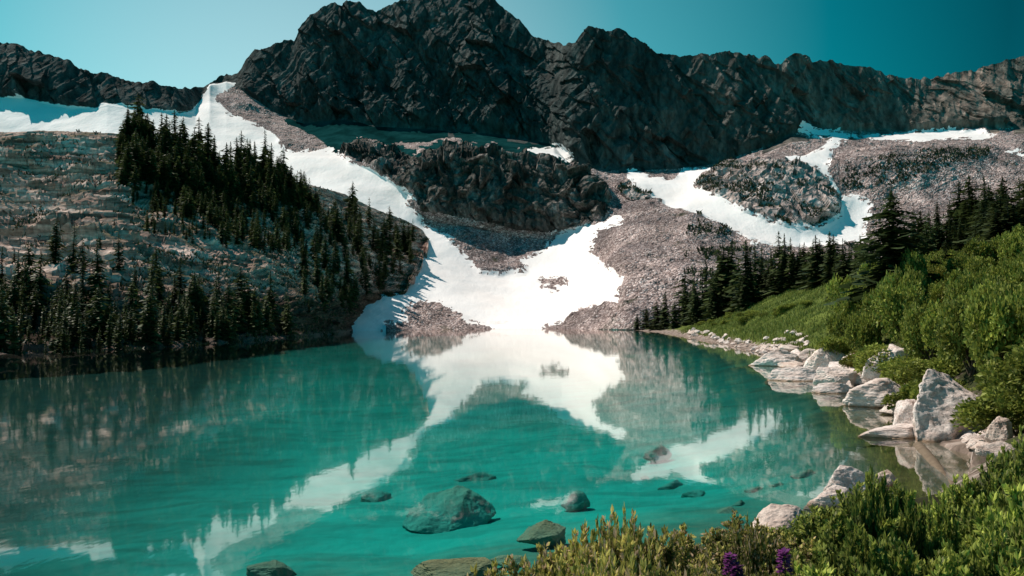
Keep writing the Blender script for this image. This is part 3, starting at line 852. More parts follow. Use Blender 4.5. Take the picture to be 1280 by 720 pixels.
for u, v, h, lab in ((797, 411, 20, 'small fir at the foot of the scree, first of the shore clump'), (808, 411, 30, 'bushy fir beside the scree, second in the shore clump'), (822, 411, 36, 'broad fir in the middle of the shore clump'),
                     (833, 411, 48, 'tallest pointed fir of the shore clump by the scree'), (843, 410, 34, 'narrow fir at the right of the shore clump'), (856, 406, 72, 'tall isolated spire fir between the shore clump and the row'), (867, 404, 50, 'fir close behind the tall isolated spire fir'), (1042, 376, 32, 'lone small dark fir standing in the green meadow')):
    x, y, z = hit(u, v, 60, 375)
    conifer((x, y, max(z, 0.2) - 0.2), h * y / F_PX, lab, 'firs by the right shore', CON, 5 if h < 40 else 3, 1.35)
# hillside on the right
hr = []
for k in range(34):
    u = 1135 + (1330 - 1135) * rt.random() ** 0.8
    v = np.interp(u, [1135, 1200, 1280, 1330], [335, 318, 300, 290]) + rt.uniform(-16, 34)
    hr.append((u, v))
on_bank(hr, lambda u, v: np.interp(u, [1135, 1200, 1280], [48, 66, 78]), lambda u, v: 'dark fir low on the wooded bank beside the big spruce' if u < 1180 else ('dark fir on the wooded bank above the green shrubs' if u < 1240 else 'dark fir high on the wooded bank at the edge of view'),
        'firs on the wooded bank', wide=1.5, y0=75, y1=240)
def big_spruce(u, v, hpx, y, k, lab, wide=1.0):
    d = ray(u, v); x = float(d[0] * y)
    z = gz(x, y)
    top = float(CAM[2] + ray(u, v - hpx)[2] * y)
    conifer((x, y, z - 0.2), top - z, lab, None, BIG, k, wide, 'spruce_tree')
big_spruce(1116, 352, 118, 74, 0, 'largest spruce, broad dark crown towering over the shrubs', 1.05)
big_spruce(1083, 352, 48, 84, 1, 'smaller broad spruce at the left foot of the largest spruce')
big_spruce(1163, 340, 78, 92, 2, 'broad spruce just right of the largest spruce')
big_spruce(1232, 310, 92, 88, 1, 'tall broad spruce above the right-hand shrubs')

# the small trees beyond the three hundred largest
def tree_mass(name, label, places):
    VV, FFq, n0 = [], [], 0
    for p_, h, k in places:
        me = CON[k][1]
        key = me.name
        if key not in _cache:
            a_ = np.empty(len(me.vertices) * 3, np.float32); me.vertices.foreach_get('co', a_)
            f_ = np.empty(len(me.loops), np.int32); me.loops.foreach_get('vertex_index', f_)
            _cache[key] = (a_.reshape(-1, 3), f_.reshape(-1, 4))
        a_, f_ = _cache[key]
        f_ = f_[::2] if h < 9 else f_
        t_ = rt.uniform(0, 6.28); c_, s_ = math.cos(t_), math.sin(t_); k_ = h / 10; w_ = k_ * rt.uniform(1.15, 1.7)
        q = np.stack([(a_[:, 0] * c_ - a_[:, 1] * s_) * w_, (a_[:, 0] * s_ + a_[:, 1] * c_) * w_, a_[:, 2] * k_], -1) + np.array(p_)
        VV.append(q); FFq.append(f_ + n0); n0 += len(q)
    V_, F_ = compact(np.concatenate(VV), np.concatenate(FFq))
    o = link(name, mesh_from(name, V_, F_, MAT['needle'])); return tag(o, label, 'forest', kind='stuff')
_cache = {}
pl = []
for poly, n, hp, md in (([(150, 190), (165, 184), (260, 212), (330, 232), (393, 250), (385, 268), (330, 268), (250, 256), (200, 250), (150, 245)], 270, 42, 2.6),
                        ([(158, 240), (260, 255), (390, 266), (425, 296), (400, 322), (330, 318), (250, 308), (170, 292)], 190, 30, 3.6),  # firs massed here to give the cliff below the stand its dark shadow
                        ([(395, 255), (440, 266), (490, 289), (520, 305), (515, 335), (500, 350), (460, 368), (440, 400), (380, 400), (372, 350), (400, 320)], 60, 28, 6),
                        ([(-60, 375), (0, 380), (120, 385), (200, 385), (300, 395), (365, 402), (372, 416), (300, 424), (200, 432), (100, 436), (-60, 440)], 190, 44, 4.5)):
    for u, v in scatter_px(poly, n, md, rt):
        p_ = sheet_pick(Hs, PH, u, v); pl.append(((p_[0], p_[1], p_[2] - .3), hp * rt.uniform(.6, 1.2) * p_[1] / F_PX, rt.randrange(len(CON))))
tree_mass('forest', 'small dark firs filling the gaps of the stands on the left hillside', pl)
pl = []
for k in range(90):
    u = rt.uniform(862, 1100); v = float(np.interp(u, [856, 900, 950, 1000, 1050, 1090], [400, 384, 369, 359, 352, 350])) + rt.uniform(-5, 0)
    x, y, z = hit(u, v, 60, 330); pl.append(((x, y, z - .2), rt.uniform(30, 50) * y / F_PX, rt.randrange(len(CON))))
for k in range(90):
    u = rt.uniform(1130, 1340); v = float(np.interp(u, [1135, 1200, 1280, 1330], [330, 312, 292, 284])) + rt.uniform(-14, 14)
    x, y, z = hit(u, v, 75, 240); pl.append(((x, y, z - .2), rt.uniform(34, 62) * y / F_PX, rt.randrange(len(CON))))
tree_mass('forest', 'small dark firs closing the gaps of the rows behind the meadow and on the wooded bank', pl)

# ------------------------------------------------------------------ leafy shrubs
def shrub_meshes(seed, leaves, leaf, mat, wide=1.0, high=0.85, lobes=9, spiky=0.0):
    rs = np.random.RandomState(seed)
    c = np.stack([rs.uniform(-.62, .62, lobes) * wide, rs.uniform(-.62, .62, lobes) * wide, rs.uniform(0.28, high * 0.78, lobes)], -1)
    r = rs.uniform(0.16, 0.36, lobes)
    li = rs.randint(0, lobes, leaves)
    dirs = rs.normal(size=(leaves, 3)); dirs[:, 2] = dirs[:, 2] * .8 + .25
    dirs /= np.linalg.norm(dirs, axis=1, keepdims=True)
    rr = r[li] * (0.55 + 0.5 * rs.rand(leaves) ** 0.6)
    lump = 1 + 0.3 * vnoise(dirs * 3.5 + li[:, None] * 3.1, seed)
    p = c[li] + dirs * (rr * lump)[:, None]
    p[:, 2] = np.maximum(p[:, 2], 0.02 + 0.1 * rs.rand(leaves))
    ax = dirs * .6 + rs.normal(size=(leaves, 3)) * 0.55 + np.array([0, 0, .35]); ax /= np.linalg.norm(ax, axis=1, keepdims=True)
    sd = np.cross(ax, rs.normal(size=(leaves, 3))); sd /= np.linalg.norm(sd, axis=1, keepdims=True) + 1e-9
    nn = np.cross(ax, sd)
    L = (leaf * rs.uniform(.6, 1.3, leaves))[:, None]; W = L * 0.34
    V = np.stack([p, p + ax * L * .5 + sd * W + nn * W * .3, p + ax * L, p + ax * L * .5 - sd * W + nn * W * .3], 1).reshape(-1, 3)
    Fq = np.arange(leaves * 4).reshape(-1, 4)
    st = Acc(); rnd = random.Random(seed)
    for k in range(lobes):
        for j in range(2):
            e = c[k] + rs.normal(size=3) * 0.12
            st.add(*tube([(rnd.uniform(-.08, .08), rnd.uniform(-.08, .08), -.08), tuple(e * [.4, .4, .55] + rs.normal(size=3) * .03), tuple(e)], [0.018, .011, .004], 5))
    return st.mesh('stems', MAT['twig']), mesh_from('foliage', V, Fq, mat)

WIL = [shrub_meshes(50 + k, 6500, 0.085, MAT['leaf'], 1.0, 0.95, 13) for k in range(4)]
WIY = [shrub_meshes(70 + k, 5500, 0.08, MAT['leafy'], 1.0, 0.85, 13) for k in range(2)]
def shrub(kinds, x, y, w_, h_, label, group, name='willow_shrub', dz=0.0, k=None, parts=True):
    pr = kinds[rt.randrange(len(kinds)) if k is None else k]
    t = thing(name, (x, y, gz(x, y) - 0.05 + dz), rt.uniform(0, 6.28), (w_ / 2, w_ / 2, h_), label, 'shrub', group)
    if parts: link('stems', pr[0], t)
    link('foliage', pr[1], t)
    return t
# world scatter over the right bank
spots = []
tries = 0
while len(spots) < 185 and tries < 20000:
    tries += 1
    y = rt.uniform(20, 92) if rt.random() < .8 else rt.uniform(60, 100); x = rt.uniform(10, 75)
    s = float(sdist(np.array([x]), np.array([y]))[0])
    u = 640 + x / y * 900
    if s < (2.3 if u < 1150 else 1.2) or s > 30 or u > 1400 or u < 1005: continue
    if y > 60 and s > 22: continue
    if (x - 20.2) ** 2 + (y - 31.5) ** 2 < 3.2 ** 2 or (y < 33.5 and u < 1262): continue
    if y > 68 and u < 1060: continue
    sp = 1.5 + y * 0.016
    if any((x - a) ** 2 + (y - b_) ** 2 < sp ** 2 for a, b_, _, _ in spots): continue
    spots.append((x, y, s, u))
for x, y, s, u in spots:
    w_ = rt.uniform(3.0, 4.8); h_ = rt.uniform(2.6, 4.0) * (0.55 if s < 3.5 else 1.0) * (0.9 if y > 55 else 1)
    if u < 1150 and y > 42: w_ *= 1.25; h_ *= 1.6 if s > 5 else 1.2
    yel = (48 < y < 100 and rt.random() < .35) 
    if yel: shrub(WIY, x, y, w_, h_ * .8, 'yellow-tinged shrub on the slope below the largest spruce', 'yellow-tinged shrubs below the largest spruce')
    elif y > 45: shrub(WIL, x, y, w_, h_, 'rounded green shrub behind the pale shore boulders', 'green shrubs behind the shore boulders')
    else: shrub(WIL, x, y, w_, h_, 'dense green shrub in the thicket behind the largest boulder', 'green shrubs of the thicket on the near bank')
# low bushes at the front edge of the meadow
for k in range(20):
    u = rt.uniform(870, 1010); v = np.interp(u, [870, 1010], [408, 385]) + rt.uniform(-6, 6)
    x, y, z = hit(u, v, 60, 250)
    shrub(WIL, x, y, rt.uniform(3, 5), rt.uniform(.9, 1.5), 'low green bush at the lake edge of the meadow', 'low bushes along the meadow edge', 'low_bush', parts=False)

# ------------------------------------------------------------------ boulders
def hull_mesh(pts, size=1.0, bevel=0.06, rough=0.03, seed=0, level=2, name='boulder'):
    """angular rock: hull of a few points, edges worn, surface roughened"""
    import bmesh
    bm = bmesh.new()
    for p_ in pts: bm.verts.new(tuple(p_))
    r_ = bmesh.ops.convex_hull(bm, input=bm.verts[:])
    bmesh.ops.delete(bm, geom=[v for v in bm.verts if not v.link_faces], context='VERTS')
    bmesh.ops.dissolve_limit(bm, angle_limit=R(9), verts=bm.verts[:], edges=bm.edges[:])
    if bevel: bmesh.ops.bevel(bm, geom=bm.edges[:], offset=bevel * size, segments=2, profile=0.6, affect='EDGES', clamp_overlap=True)
    bmesh.ops.triangulate(bm, faces=bm.faces[:])
    target = size / (5 * 2 ** level)
    for it in range(level + 3):
        ed = [e for e in bm.edges if e.calc_length() > target * 1.6]
        if not ed: break
        bmesh.ops.subdivide_edges(bm, edges=ed, cuts=1)
        bmesh.ops.triangulate(bm, faces=[f for f in bm.faces if len(f.verts) > 3])
    bm.normal_update()
    bmesh.ops.recalc_face_normals(bm, faces=bm.faces[:])
    V = np.array([v.co[:] for v in bm.verts]); N = np.array([v.normal[:] for v in bm.verts])
    Fq = np.array([[v.index for v in f.verts] for f in bm.faces])
    bm.free()
    q = V / size
    d = fbm(q * 2.6 + seed, seed, 4, 0.5) * rough * 1.3 + (ridged(q * np.array([5., 5., 8.]) + seed * 2, seed + 5, 3) - .4) * rough * 0.5
    w1, w2 = worley(q * 4 + seed, seed); d = d - np.maximum(0.12 - (w2 - w1), 0) * rough * 2
    return mesh_from(name, V + N * (d * size)[:, None], Fq, MAT['boulder'], True)

def boulder_mesh(seed, ndir=14, sub=5, sharp=14.0, squash=(1, 1, 1), rough=0.05, planes=None):
    rs = np.random.RandomState(seed)
    n = 9 + int(rs.randint(7)) if sharp > 11 else 22
    p_ = rs.normal(size=(n, 3)); p_ /= np.linalg.norm(p_, axis=1, keepdims=True)
    p_ *= rs.uniform(.82, 1.12, (n, 1))
    p_[:, 2] = np.clip(p_[:, 2], -.8, 1)
    cr = np.array([(1, .1, -.4), (-1, .2, -.4), (.1, 1, -.3), (-.1, -1, -.4), (.2, .1, .95)]) * rs.uniform(.85, 1.05, (5, 1))
    return hull_mesh(np.concatenate([p_, cr]), 1.0, 0.10 if sharp > 11 else .2, 0.035, seed, {5: 3, 4: 2, 3: 1}.get(sub, 2))

def px_hull(name, y, pts, label, group=None, seed=1, bevel=.05, rough=.03, level=3):
    """angular rock whose corners are (u, v, offset in depth)"""
    W_ = np.array([CAM + ray(u, v) * (y + dy) for u, v, dy in pts])
    c = W_.mean(0); c[2] = W_[:, 2].min()
    size = float(np.ptp(W_[:, 0]))
    o = link(name, hull_mesh(W_ - c, size / 2, bevel, rough, seed, level, name)); o.location = c
    return tag(o, label, 'rock', group)

NB_ = 0
def boulder(u0, u1, vt, vb, label, group=None, y=None, seed=None, depth=0.8, rz=0.0, sink=0.25, sharp=14.0, planes=None, name='boulder', sub=5, tilt=(0, 0), on='ground', flat=None):
    """place a boulder whose outline spans u0..u1 and vt..vb"""
    global NB_
    NB_ += 1
    uc = (u0 + u1) / 2
    if y is None:
        if on == 'water': y = float(on_water(uc, vb)[1])
        else: y = hit(uc, vb, 5, 260)[1]
    wd = (u1 - u0) * y / F_PX; hh = (vb - vt) * y / F_PX
    yc = y + wd * depth * 0.5 * 0.6
    x = float(ray(uc, vb)[0] * yc)
    hx = wd / 2 * 1.34
    zb = float(CAM[2] + ray(uc, vb)[2] * y); zt = zb + hh * (yc / y) if not flat else zb + flat
    zt += (zt - zb) * .12; H = zt - zb + sink * (zt - zb)
    me = boulder_mesh(seed if seed is not None else NB_ * 13 + 5, 13, sub, sharp, (1, 1, 1), 0.05, planes)
    o = link(name, me)
    o.location = (x, yc, zt - H * 0.5); o.scale = (hx, hx * depth, H * 0.56); o.rotation_euler = (tilt[0], tilt[1], rz)
    return tag(o, label, 'rock', group)

px_hull('boulder', float(on_water(1176, 553)[1]), [(1160, 460, 1.6), (1168, 461, 1.9), (1188, 474, 1.5), (1222, 496, 1.6), (1176, 557, 0), (1186, 555, .1), (1216, 508, .75), (1150, 482, 1.3), (1142, 516, .7), (1146, 553, .3), (1160, 558, .1), (1256, 552, 2.2), (1252, 524, 2.4), (1160, 560, 3.2), (1250, 558, 3.4), (1190, 476, 3), (1146, 556, 2.2)],
        'largest boulder, pointed and pale with one face in shadow, at the water edge', seed=4)
boulder(1236, 1262, 526, 553, 'rounded grey boulder tucked against the right end of the largest boulder', seed=8, depth=1.0)
boulder(1122, 1163, 506, 545, 'small wedge boulder propped against the left side of the largest boulder', seed=14, sharp=20)
boulder(1086, 1137, 436, 476, 'big rounded pale boulder below the shrubs, top of the shore pile', seed=22, sharp=9)
boulder(1013, 1055, 436, 464, 'smooth blocky pale boulder at the head of the shore pile', seed=31, sharp=10)
boulder(1052, 1088, 445, 464, 'low pinkish boulder between the two big rounded ones', seed=33)
boulder(1134, 1144, 419, 442, 'narrow upright stone standing in front of the thicket', seed=41)
boulder(945, 1001, 441, 461, 'long low flat-topped rock reaching out over the far shallows', seed=51, depth=.6, sharp=16)
boulder(962, 1025, 463, 484, 'wide pale slab at the water edge, outermost of the shore pile', seed=61, depth=.55, sharp=18)
boulder(1023, 1068, 462, 486, 'pale angular rock in the middle of the shore pile', seed=71)
boulder(1063, 1092, 466, 482, 'small white rock wedged under the big rounded boulder', seed=81)
boulder(1066, 1142, 479, 510, 'broad fractured white rock in front of the shore pile', seed=91, depth=.6, sharp=20)
boulder(1020, 1068, 482, 497, 'flat dark-edged slab lying in the shallows beside the fractured rock', seed=101, depth=.6, sharp=20)
boulder(1106, 1142, 500, 519, 'small flat stone below the fractured white rock', seed=111, depth=.7)
boulder(1078, 1168, 534, 553, 'thin brown ledge barely above the water before the largest boulder', seed=121, depth=.35, sharp=20)
boulder(1230, 1272, 556, 573, 'low tan stone at the foot of the near thicket', seed=131, depth=.7)
boulder(1036, 1086, 592, 619, 'pale slab poking out of the near shallows, farther of the pair', seed=141, depth=.6, sharp=22, on='water', sink=.8)
boulder(1012, 1064, 612, 633, 'pale slab poking out of the near shallows, nearer of the pair', seed=151, depth=.6, sharp=22, on='water', sink=.8)
boulder(1098, 1118, 592, 607, 'small round stone beside the pair of pale slabs', seed=161, on='water', sink=.5)
boulder(928, 1040, 655, 720, 'tan sloping rock on the near bank behind the heath shrubs', seed=171, depth=.7, y=13.0, sharp=12)
boulder(1120, 1180, 638, 668, 'brown rock half hidden by the near right shrubs', seed=173, depth=.7, y=14.5, sharp=12)
# shoreline rubble you can count
rb = random.Random(5)
SR = []
for k in range(46):
    t = rb.random()
    u = 862 + t * 100
    v = np.interp(u, [862, 900, 945, 965], [421, 429, 440, 443]) - rb.random() * 9
    s = rb.uniform(4, 13)
    SR.append((u, v, s))
for k in range(44):
    u = rb.uniform(945, 1012); v = np.interp(u, [945, 1012], [434, 418]) + rb.uniform(-8, 14)
    SR.append((u, v, rb.uniform(5, 13)))
for k in range(90):
    u = rb.uniform(985, 1235); v = np.interp(u, [985, 1075, 1150, 1235], [458, 488, 525, 565]) + rb.uniform(-20, 8)
    SR.append((u, v, rb.uniform(9, 32)))
bm_small = [boulder_mesh(900 + k, 12, 3, 12.0, (1, 1, 1), 0.06) for k in range(6)]
for u, v, s in SR:
    x, y, z = hit(u, v, 10, 260)
    o = link('shore_rock', bm_small[rb.randrange(6)]); r_ = s * y / F_PX / 2
    o.location = (x, y, z + r_ * .15); o.scale = (r_ * rb.uniform(.9, 1.3), r_ * rb.uniform(.7, 1.1), r_ * rb.uniform(.45, .8)); o.rotation_euler = (rb.uniform(-.3, .3), rb.uniform(-.3, .3), rb.uniform(0, 6.3))
    if u < 945: tag(o, 'small tan rock in the rubble along the meadow shore', 'rock', 'rocks along the meadow shore')
    elif v < 445: tag(o, 'small pinkish rock in the rubble strip running up from the lake', 'rock', 'rocks of the rubble strip above the lake')
    else: tag(o, 'small pale rock filling gaps of the shore boulder pile', 'rock', 'small rocks in the shore boulder pile')

# submerged
def sunk(u0, u1, vt, vb, label, seed, depth=.7, sharp=16, planes=None, rz=0.0, topz=-0.6):
    uc = (u0 + u1) / 2
    x, y, z = hit(uc, vb, 9, 90)
    wd = (u1 - u0) * y / F_PX; hh = (vb - vt) * y / F_PX
    me = boulder_mesh(seed, 11, 5, sharp, (1, 1, 1), 0.05, planes)
    me.materials.clear(); me.materials.append(MAT['sunk'])
    o = link('sunken_boulder', me)
    top = min(z + hh * 0.8, topz)
    H = max(top - z, .15)
    o.location = (x, y + wd * depth * .4, z + H * .42); o.scale = (wd * .54, wd * depth * .54, H * .62); o.rotation_euler = (0, 0, rz)
    return tag(o, label, 'rock', 'boulders under the water')
wedge = [(-.15, -.3, .95, .55), (.8, -.5, .15, .75), (.2, -1, .1, .62), (-.9, .1, .4, .9), (0, 1, .3, .8), (0, 0, -1, .8), (1, .5, .2, .9)]
hx_, hy_, hz_ = hit(560, 660, 9, 90)
px_hull('sunken_boulder', hy_ + .3, [(500, 655, -.4), (510, 640, .3), (535, 616, 1.2), (578, 606, 1.4), (584, 612, 1.0), (578, 628, .2), (512, 664, -.9), (560, 668, -.9), (598, 664, -.2), (622, 640, 1.2), (612, 626, 1.6), (560, 690, 1), (520, 690, 1)],
        'largest sunken boulder, wedge shaped with a pale top and dark side', 'boulders under the water', seed=201, bevel=.06)
C.objects['sunken_boulder'].data.materials[0] = MAT['sunk']
sunk(505, 630, 684, 735, 'tan-topped sunken boulder cut by the bottom edge', 202, .7, 14, topz=-.2)
sunk(649, 708, 651, 688, 'small knobbly sunken boulder beside the heath shrubs', 203, .8, 12, topz=-.3)
sunk(612, 664, 678, 712, 'dark rounded sunken boulder between the tan and knobbly ones', 204)
sunk(700, 738, 611, 640, 'small dark sunken rock above the heath shrub tip', 205)
sunk(805, 840, 553, 580, 'dark sunken rock near the right snow reflection', 206)
sunk(300, 362, 700, 730, 'olive sunken boulder under the end of the left snow reflection', 207)
rs_ = random.Random(77)
bm_sunk = [m_.copy() for m_ in bm_small]
for m_ in bm_sunk: m_.materials[0] = MAT['sunk']
for k in range(26):
    u = rs_.uniform(470, 1040); v = rs_.uniform(590, 715)
    s = rs_.uniform(16, 50)
    if any(abs(u - a) < 70 and abs(v - b_) < 36 for a, b_ in ((560, 640), (565, 700), (680, 668), (640, 692))): continue
    x, y, z = hit(u, v, 9, 90)
    if z > -0.35: continue
    o = link('sunken_stone', bm_sunk[rs_.randrange(6)]); r_ = s * y / F_PX / 2
    o.location = (x, y, z - .02); o.scale = (r_ * rs_.uniform(.9, 1.3), r_ * .9, min(r_ * rs_.uniform(.4, .6), -z * .3)); o.rotation_euler = (0, 0, rs_.uniform(-.4, .4))
    tag(o, 'blurred dark stone on the lake bed' if u < 850 else 'brownish stone on the shallow lake bed near the right bank', 'rock', 'stones on the lake bed' if u < 850 else 'stones on the shallow bed by the right bank')
# sunken log
a = on_water(1148, 556); b_ = on_water(1212, 628)
q = Acc(); rl = random.Random(3)
pts = [(a[0] + (b_[0] - a[0]) * t, a[1] + (b_[1] - a[1]) * t, -0.10 + 0.03 * math.sin(t * 7) - 0.05 * t) for t in [k / 9 for k in range(10)]]
q.add(*tube(pts, [0.24 - 0.008 * k + rl.uniform(-.03, .03) for k in range(10)], 9))
lg = link('sunken_log', q.mesh('sunken_log', MAT['log'])); tag(lg, 'pale straight log lying just under the water below the largest boulder', 'log')

# ------------------------------------------------------------------ heath shrubs of the foreground
def sprig_meshes(seed, stems, leaves_per, leaf, mat, lean=0.45, rad=0.5):
    rs = np.random.RandomState(seed); st = Acc()
    V, nL = [], 0
    for k in range(stems):
        a = rs.rand() * 6.283; r0 = rad * math.sqrt(rs.rand())
        base = np.array([math.cos(a) * r0 * .35, math.sin(a) * r0 * .35, -0.05])
        h = rs.uniform(.55, 1.0) * (1 - .45 * (r0 / rad) ** 2)
        tip = np.array([math.cos(a) * r0 * 1.15 + rs.normal() * .04, math.sin(a) * r0 * 1.15 + rs.normal() * .04, h])
        midp = (base + tip) / 2 + np.array([math.cos(a), math.sin(a), 0]) * rs.uniform(.0, .12) + rs.normal(size=3) * .02
        st.add(*tube([tuple(base), tuple(midp), tuple(tip)], [.010, .006, .002], 4))
        twigs = [(midp, tip, leaves_per)]
        for j in range(3):   # side twigs
            t0 = rs.uniform(.2, .8); s0 = midp * (1 - t0) + tip * t0
            e0 = s0 + np.array([rs.normal() * .08, rs.normal() * .08, rs.uniform(.07, .17)])
            st.add(*tube([tuple(s0), tuple(e0)], [.004, .0015], 3))
            twigs.append((s0, e0, leaves_per // 3))
        for p0, p1, n in twigs:
            d = p1 - p0; ln = np.linalg.norm(d); d = d / ln
            t = rs.rand(n) ** .75
            p = p0 + d * (t * ln)[:, None]
            rad_ = rs.normal(size=(n, 3)); rad_ -= (rad_ @ d)[:, None] * d; rad_ /= np.linalg.norm(rad_, axis=1, keepdims=True)
            ax = rad_ * rs.uniform(.45, 1.0, n)[:, None] + d * .75; ax /= np.linalg.norm(ax, axis=1, keepdims=True)
            sd = np.cross(ax, d + rs.normal(size=(n, 3)) * .3); sd /= np.linalg.norm(sd, axis=1, keepdims=True)
            L = (leaf * rs.uniform(.6, 1.25, n))[:, None]; W = L * .27; nn = np.cross(ax, sd)
            V.append(np.stack([p, p + ax * L * .55 + sd * W + nn * W * .25, p + ax * L, p + ax * L * .55 - sd * W + nn * W * .25], 1).reshape(-1, 3)); nL += n
    V = np.concatenate(V)
    return st.mesh('stems', MAT['twig']), mesh_from('foliage', V, np.arange(len(V)).reshape(-1, 4), mat)
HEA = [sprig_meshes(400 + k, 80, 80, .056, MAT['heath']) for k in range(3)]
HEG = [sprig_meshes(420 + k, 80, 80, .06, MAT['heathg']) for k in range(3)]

TOP = [(600, 716), (640, 706), (680, 692), (705, 690), (740, 662), (770, 636), (790, 646), (820, 660), (850, 668), (880, 684), (915, 690), (937, 655), (955, 682), (985, 672), (1010, 655), (1040, 648), (1065, 640), (1090, 600), (1115, 620), (1145, 655), (1170, 640), (1200, 612), (1240, 596), (1280, 556), (1330, 530), (1400, 500)]
ta = np.array(TOP, float)
def foreground(u, y, vtop, kinds, lab, grp, wd):
    vtop -= 17
    d = ray(u, vtop); x = float(d[0] * y); top = CAM[2] + d[2] * y
    g = gz(x, y); h = max(top - g, .3)
    h = min(h, 1.7)
    t = thing('heath_shrub', (x, y, top - h * .97), rt.uniform(0, 6.28), (wd, wd, h), lab, 'shrub', grp)
    pr = kinds[rt.randrange(len(kinds))]
    link('stems', pr[0], t); link('foliage', pr[1], t)
for k in range(17):      # rear rank gives the outline
    u = 630 + k * 44 + rt.uniform(-8, 8)
    vt = float(np.interp(u, ta[:, 0], ta[:, 1])) 
    y = float(np.interp(u, [600, 800, 1000, 1280], [6.2, 6.8, 8.2, 9.0]))
    tan = u < 1010
    foreground(u, y, vt, HEA if tan else HEG, 'tan-tipped heath shrub at the water edge of the foreground' if tan else 'green heath shrub overhanging the dark shallows', 'tan-tipped heath shrubs in front' if tan else 'green heath shrubs in the right corner', rt.uniform(.8, 1.05))
for (u, v) in ((770, 636), (937, 648), (1090, 592), (740, 664), (1118, 618), (1165, 630)):
    foreground(u, 6.6, v, HEA if u < 1000 else HEG, {770: 'tan-tipped heath shrub with the highest tip near the knobbly sunken boulder', 937: 'narrow heath spike standing before the tan sloping rock', 1090: 'tall green heath tip in front of the pair of pale slabs', 740: 'tan-tipped heath shrub on the left shoulder of the highest tip', 1118: 'green heath shrub right of the tip before the slabs', 1165: 'green heath shrub in front of the brown half hidden rock'}[u], None, .42)
for rank, (dv, yy) in enumerate(((30, .82), (62, .68), (95, .58))):
    for k in range(15):
        u = 640 + k * 50 + rt.uniform(-14, 14) + rank * 15
        vt = float(np.interp(u, ta[:, 0], ta[:, 1])) + dv + rt.uniform(-8, 10)
        if vt > 735: continue
        y = float(np.interp(u, [600, 800, 1000, 1280], [6.2, 6.6, 7.8, 8.6])) * yy
        tan = u < 985
        foreground(u, y, vt, HEA if tan else HEG, 'tan-tipped heath shrub of the front rank along the bottom edge' if tan else 'leafy green heath shrub filling the lower right corner', 'tan-tipped heath shrubs in front' if tan else 'green heath shrubs in the right corner', rt.uniform(.6, .85))

# purple flower spikes
def flower(u, v, y, hh, label):
    d = ray(u, v); x = float(d[0] * y); top = CAM[2] + d[2] * y
    t = thing('purple_flower', (x, y, top - hh), 0, 1.0, label, 'flower')
    a_ = Acc(); a_.add(*tube([(0, 0, 0), (0.01, 0, hh * .5), (0, 0, hh)], [.006, .005, .003], 5))
    link('stem', a_.mesh('stem', MAT['heathg']), t)
    rs = np.random.RandomState(int(u)); n = 130
    z = hh - .12 * rs.rand(n); ang = rs.rand(n) * 6.28; r = .012 + .028 * (hh - z) / .12
    p = np.stack([np.cos(ang) * r * .5, np.sin(ang) * r * .5, z], -1); ax = np.stack([np.cos(ang), np.sin(ang), rs.uniform(-.2, .7, n)], -1)
    sd = np.cross(ax, [0, 0, 1]); L = .034; W = .012
    V = np.stack([p, p + ax * L * .5 + sd * W, p + ax * L, p + ax * L * .5 - sd * W], 1).reshape(-1, 3)
    link('blossom', mesh_from('blossom', V, np.arange(n * 4).reshape(-1, 4), MAT['petal']), t)
flower(913, 694, 4.2, .5, 'reddish purple flower spike, left one of the two')
flower(980, 690, 4.1, .5, 'violet flower spike, right one of the two')
flower(921, 706, 4.15, .45, 'short purple flower spike close beside the left spike')

# ------------------------------------------------------------------ meadow grass and far scrub
def cards(P0, hh, wd, rs, lean=.25):
    n = len(P0); a = rs.rand(n) * 6.283
    sd = np.stack([np.cos(a), np.sin(a), a * 0], -1) * wd[:, None]
    tip = P0 + np.stack([rs.normal(size=n) * lean * hh, rs.normal(size=n) * lean * hh, hh], -1)
    V = np.stack([P0 - sd * .5, P0 + sd * .5, tip + sd * .12, tip - sd * .12], 1).reshape(-1, 3)
    return V, np.arange(n * 4).reshape(-1, 4)
rs = np.random.RandomState(9)
gxr = rs.uniform(20, 130, 260000); gyr = rs.uniform(62, 260, 260000)
sdd = sdist(gxr, gyr); uu = 640 + gxr / gyr * 900
ok = (sdd > 2.5) & (uu > 850) & (uu < 1240)
gxr, gyr = gxr[ok], gyr[ok]; gzr = ground_z(gxr, gyr)
hh = rs.uniform(.25, .7, len(gxr)) * (1 + .5 * vnoise(np.stack([gxr * .2, gyr * .2, gxr * 0], -1), 3))
V, Fq = cards(np.stack([gxr, gyr, gzr - .05], -1), hh, rs.uniform(.08, .25, len(gxr)), rs)
g = link('grass', mesh_from('grass', V, Fq, MAT['grass'])); tag(g, 'bright green grass of the meadow between the fir row and the lake', 'grass', kind='stuff')
# low scrub dotted on the far right slopes
j = rs.choice(S.v.size, 420000)
uj, vj = S.u.reshape(-1)[j], S.v.reshape(-1)[j]; cj = cls.reshape(-1)[j]; pj = PF.reshape(-1, 3)[j]
nz = fbm(np.stack([uj * .045, vj * .11, uj * 0], -1), 91, 4, .6)
dark = [(1048, 225), (1060, 205), (1100, 200), (1150, 192), (1200, 186), (1240, 182), (1235, 196), (1180, 212), (1130, 226), (1085, 234), (1060, 236)]
ok = (cj != 1) & (cj != 0) & (((inpoly(uj, vj, dark)) & (nz > -.28)) | ((cj == 4) & (nz > .22) & (vj > 205)) | (inpoly(uj, vj, [(860, 250), (1080, 310), (1280, 240), (1300, 400), (850, 400)]) & (nz > .55)))
p0 = pj[ok][:24000]
V, Fq = cards(p0, rs.uniform(1.0, 3.4, len(p0)), rs.uniform(.8, 2.2, len(p0)), rs, .4)
g = link('undergrowth', mesh_from('undergrowth', V, Fq, MAT['krumm'])); tag(g, 'dark low scrub dotted over the far right slopes', 'undergrowth', kind='stuff')
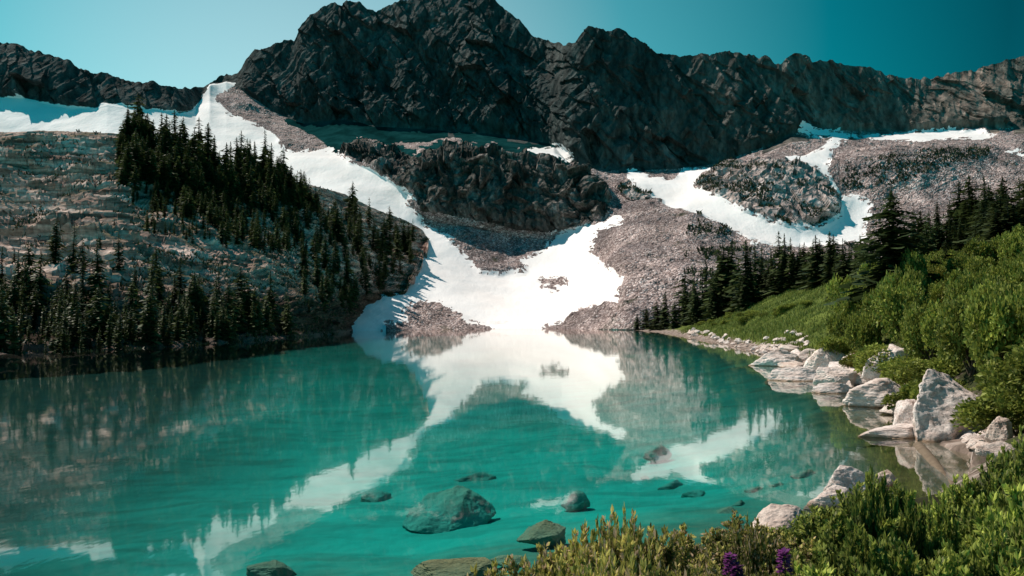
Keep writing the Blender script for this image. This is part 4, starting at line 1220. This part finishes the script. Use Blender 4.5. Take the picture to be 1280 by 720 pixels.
# scrub on the left hillside
j = rs.choice(Hs.v.size, 60000)
uj, vj = Hs.u.reshape(-1)[j], Hs.v.reshape(-1)[j]; pj = PH.reshape(-1, 3)[j]
nz = fbm(np.stack([uj * .04, vj * .09, uj * 0], -1), 95, 4, .6)
ok = (vj < 440) & ((nz > .12 + .25 * (uj < 150)) | ((vj > 385) & (uj < 380) & (nz > -.3)))
p0 = pj[ok][:30000]
sc_ = p0[:, 1] / 400
V, Fq = cards(p0, rs.uniform(.5, 1.6, len(p0)) * sc_ ** .5, rs.uniform(.4, 1.1, len(p0)) * sc_ ** .5, rs, .4)
g = link('undergrowth', mesh_from('undergrowth', V, Fq, MAT['krumm'])); tag(g, 'dark low scrub between the firs on the left hillside', 'undergrowth', kind='stuff')

# ------------------------------------------------------------------ light
sun_dir = Vector((-0.52, 0.27, 0.81)).normalized()      # towards the sun
sl = bpy.data.lights.new('sun', 'SUN'); sl.energy = 5.0; sl.angle = R(0.5); sl.color = (1.0, 0.89, 0.79)
so = bpy.data.objects.new('sun', sl); C.objects.link(so)
so.rotation_euler = sun_dir.to_track_quat('Z', 'Y').to_euler(); so.location = (0, 0, 300)
W = bpy.data.worlds.new('World'); sc.world = W; W.use_nodes = True
nt = W.node_tree; nt.nodes.clear(); b = NB(nt)
sky = b.n('ShaderNodeTexSky'); sky.sky_type = 'NISHITA'; sky.sun_disc = False
sky.sun_elevation = math.asin(sun_dir.z); sky.sun_rotation = math.atan2(sun_dir.x, sun_dir.y)
sky.altitude = 1800; sky.dust_density = 0.4; sky.ozone_density = 1.5
tc = b.n('ShaderNodeTexCoord').outputs['Generated']
vm = b.n('ShaderNodeVectorMath'); vm.operation = 'DOT_PRODUCT'; b.link(tc, vm.inputs[0])
dd = ray(410, 130); dd = dd / np.linalg.norm(dd); vm.inputs[1].default_value = tuple(dd)
tint = b.ramp(vm.outputs['Value'], [(0.0, (0.03, 0.95, 0.85)), (0.68, (0.004, 0.36, 0.28)), (0.80, (0.01, 0.80, 0.58)), (0.92, (0.42, 1.45, 0.98)), (1.0, (1.9, 2.1, 1.32))])
col = b.mix(1.0, sky.outputs[0], tint, 'MULTIPLY')
bg = b.n('ShaderNodeBackground'); b.link(col, bg.inputs[0]); bg.inputs[1].default_value = 0.105
o = b.n('ShaderNodeOutputWorld'); b.link(bg.outputs[0], o.inputs[0])

sc.view_settings.view_transform = 'Standard'; sc.view_settings.look = 'None'; sc.view_settings.exposure = 0
sc.cycles.use_denoising = True
sc.cycles.max_bounces = 6; sc.cycles.transparent_max_bounces = 8; sc.cycles.diffuse_bounces = 2; sc.cycles.glossy_bounces = 2
sc.cycles.sample_clamp_indirect = 4
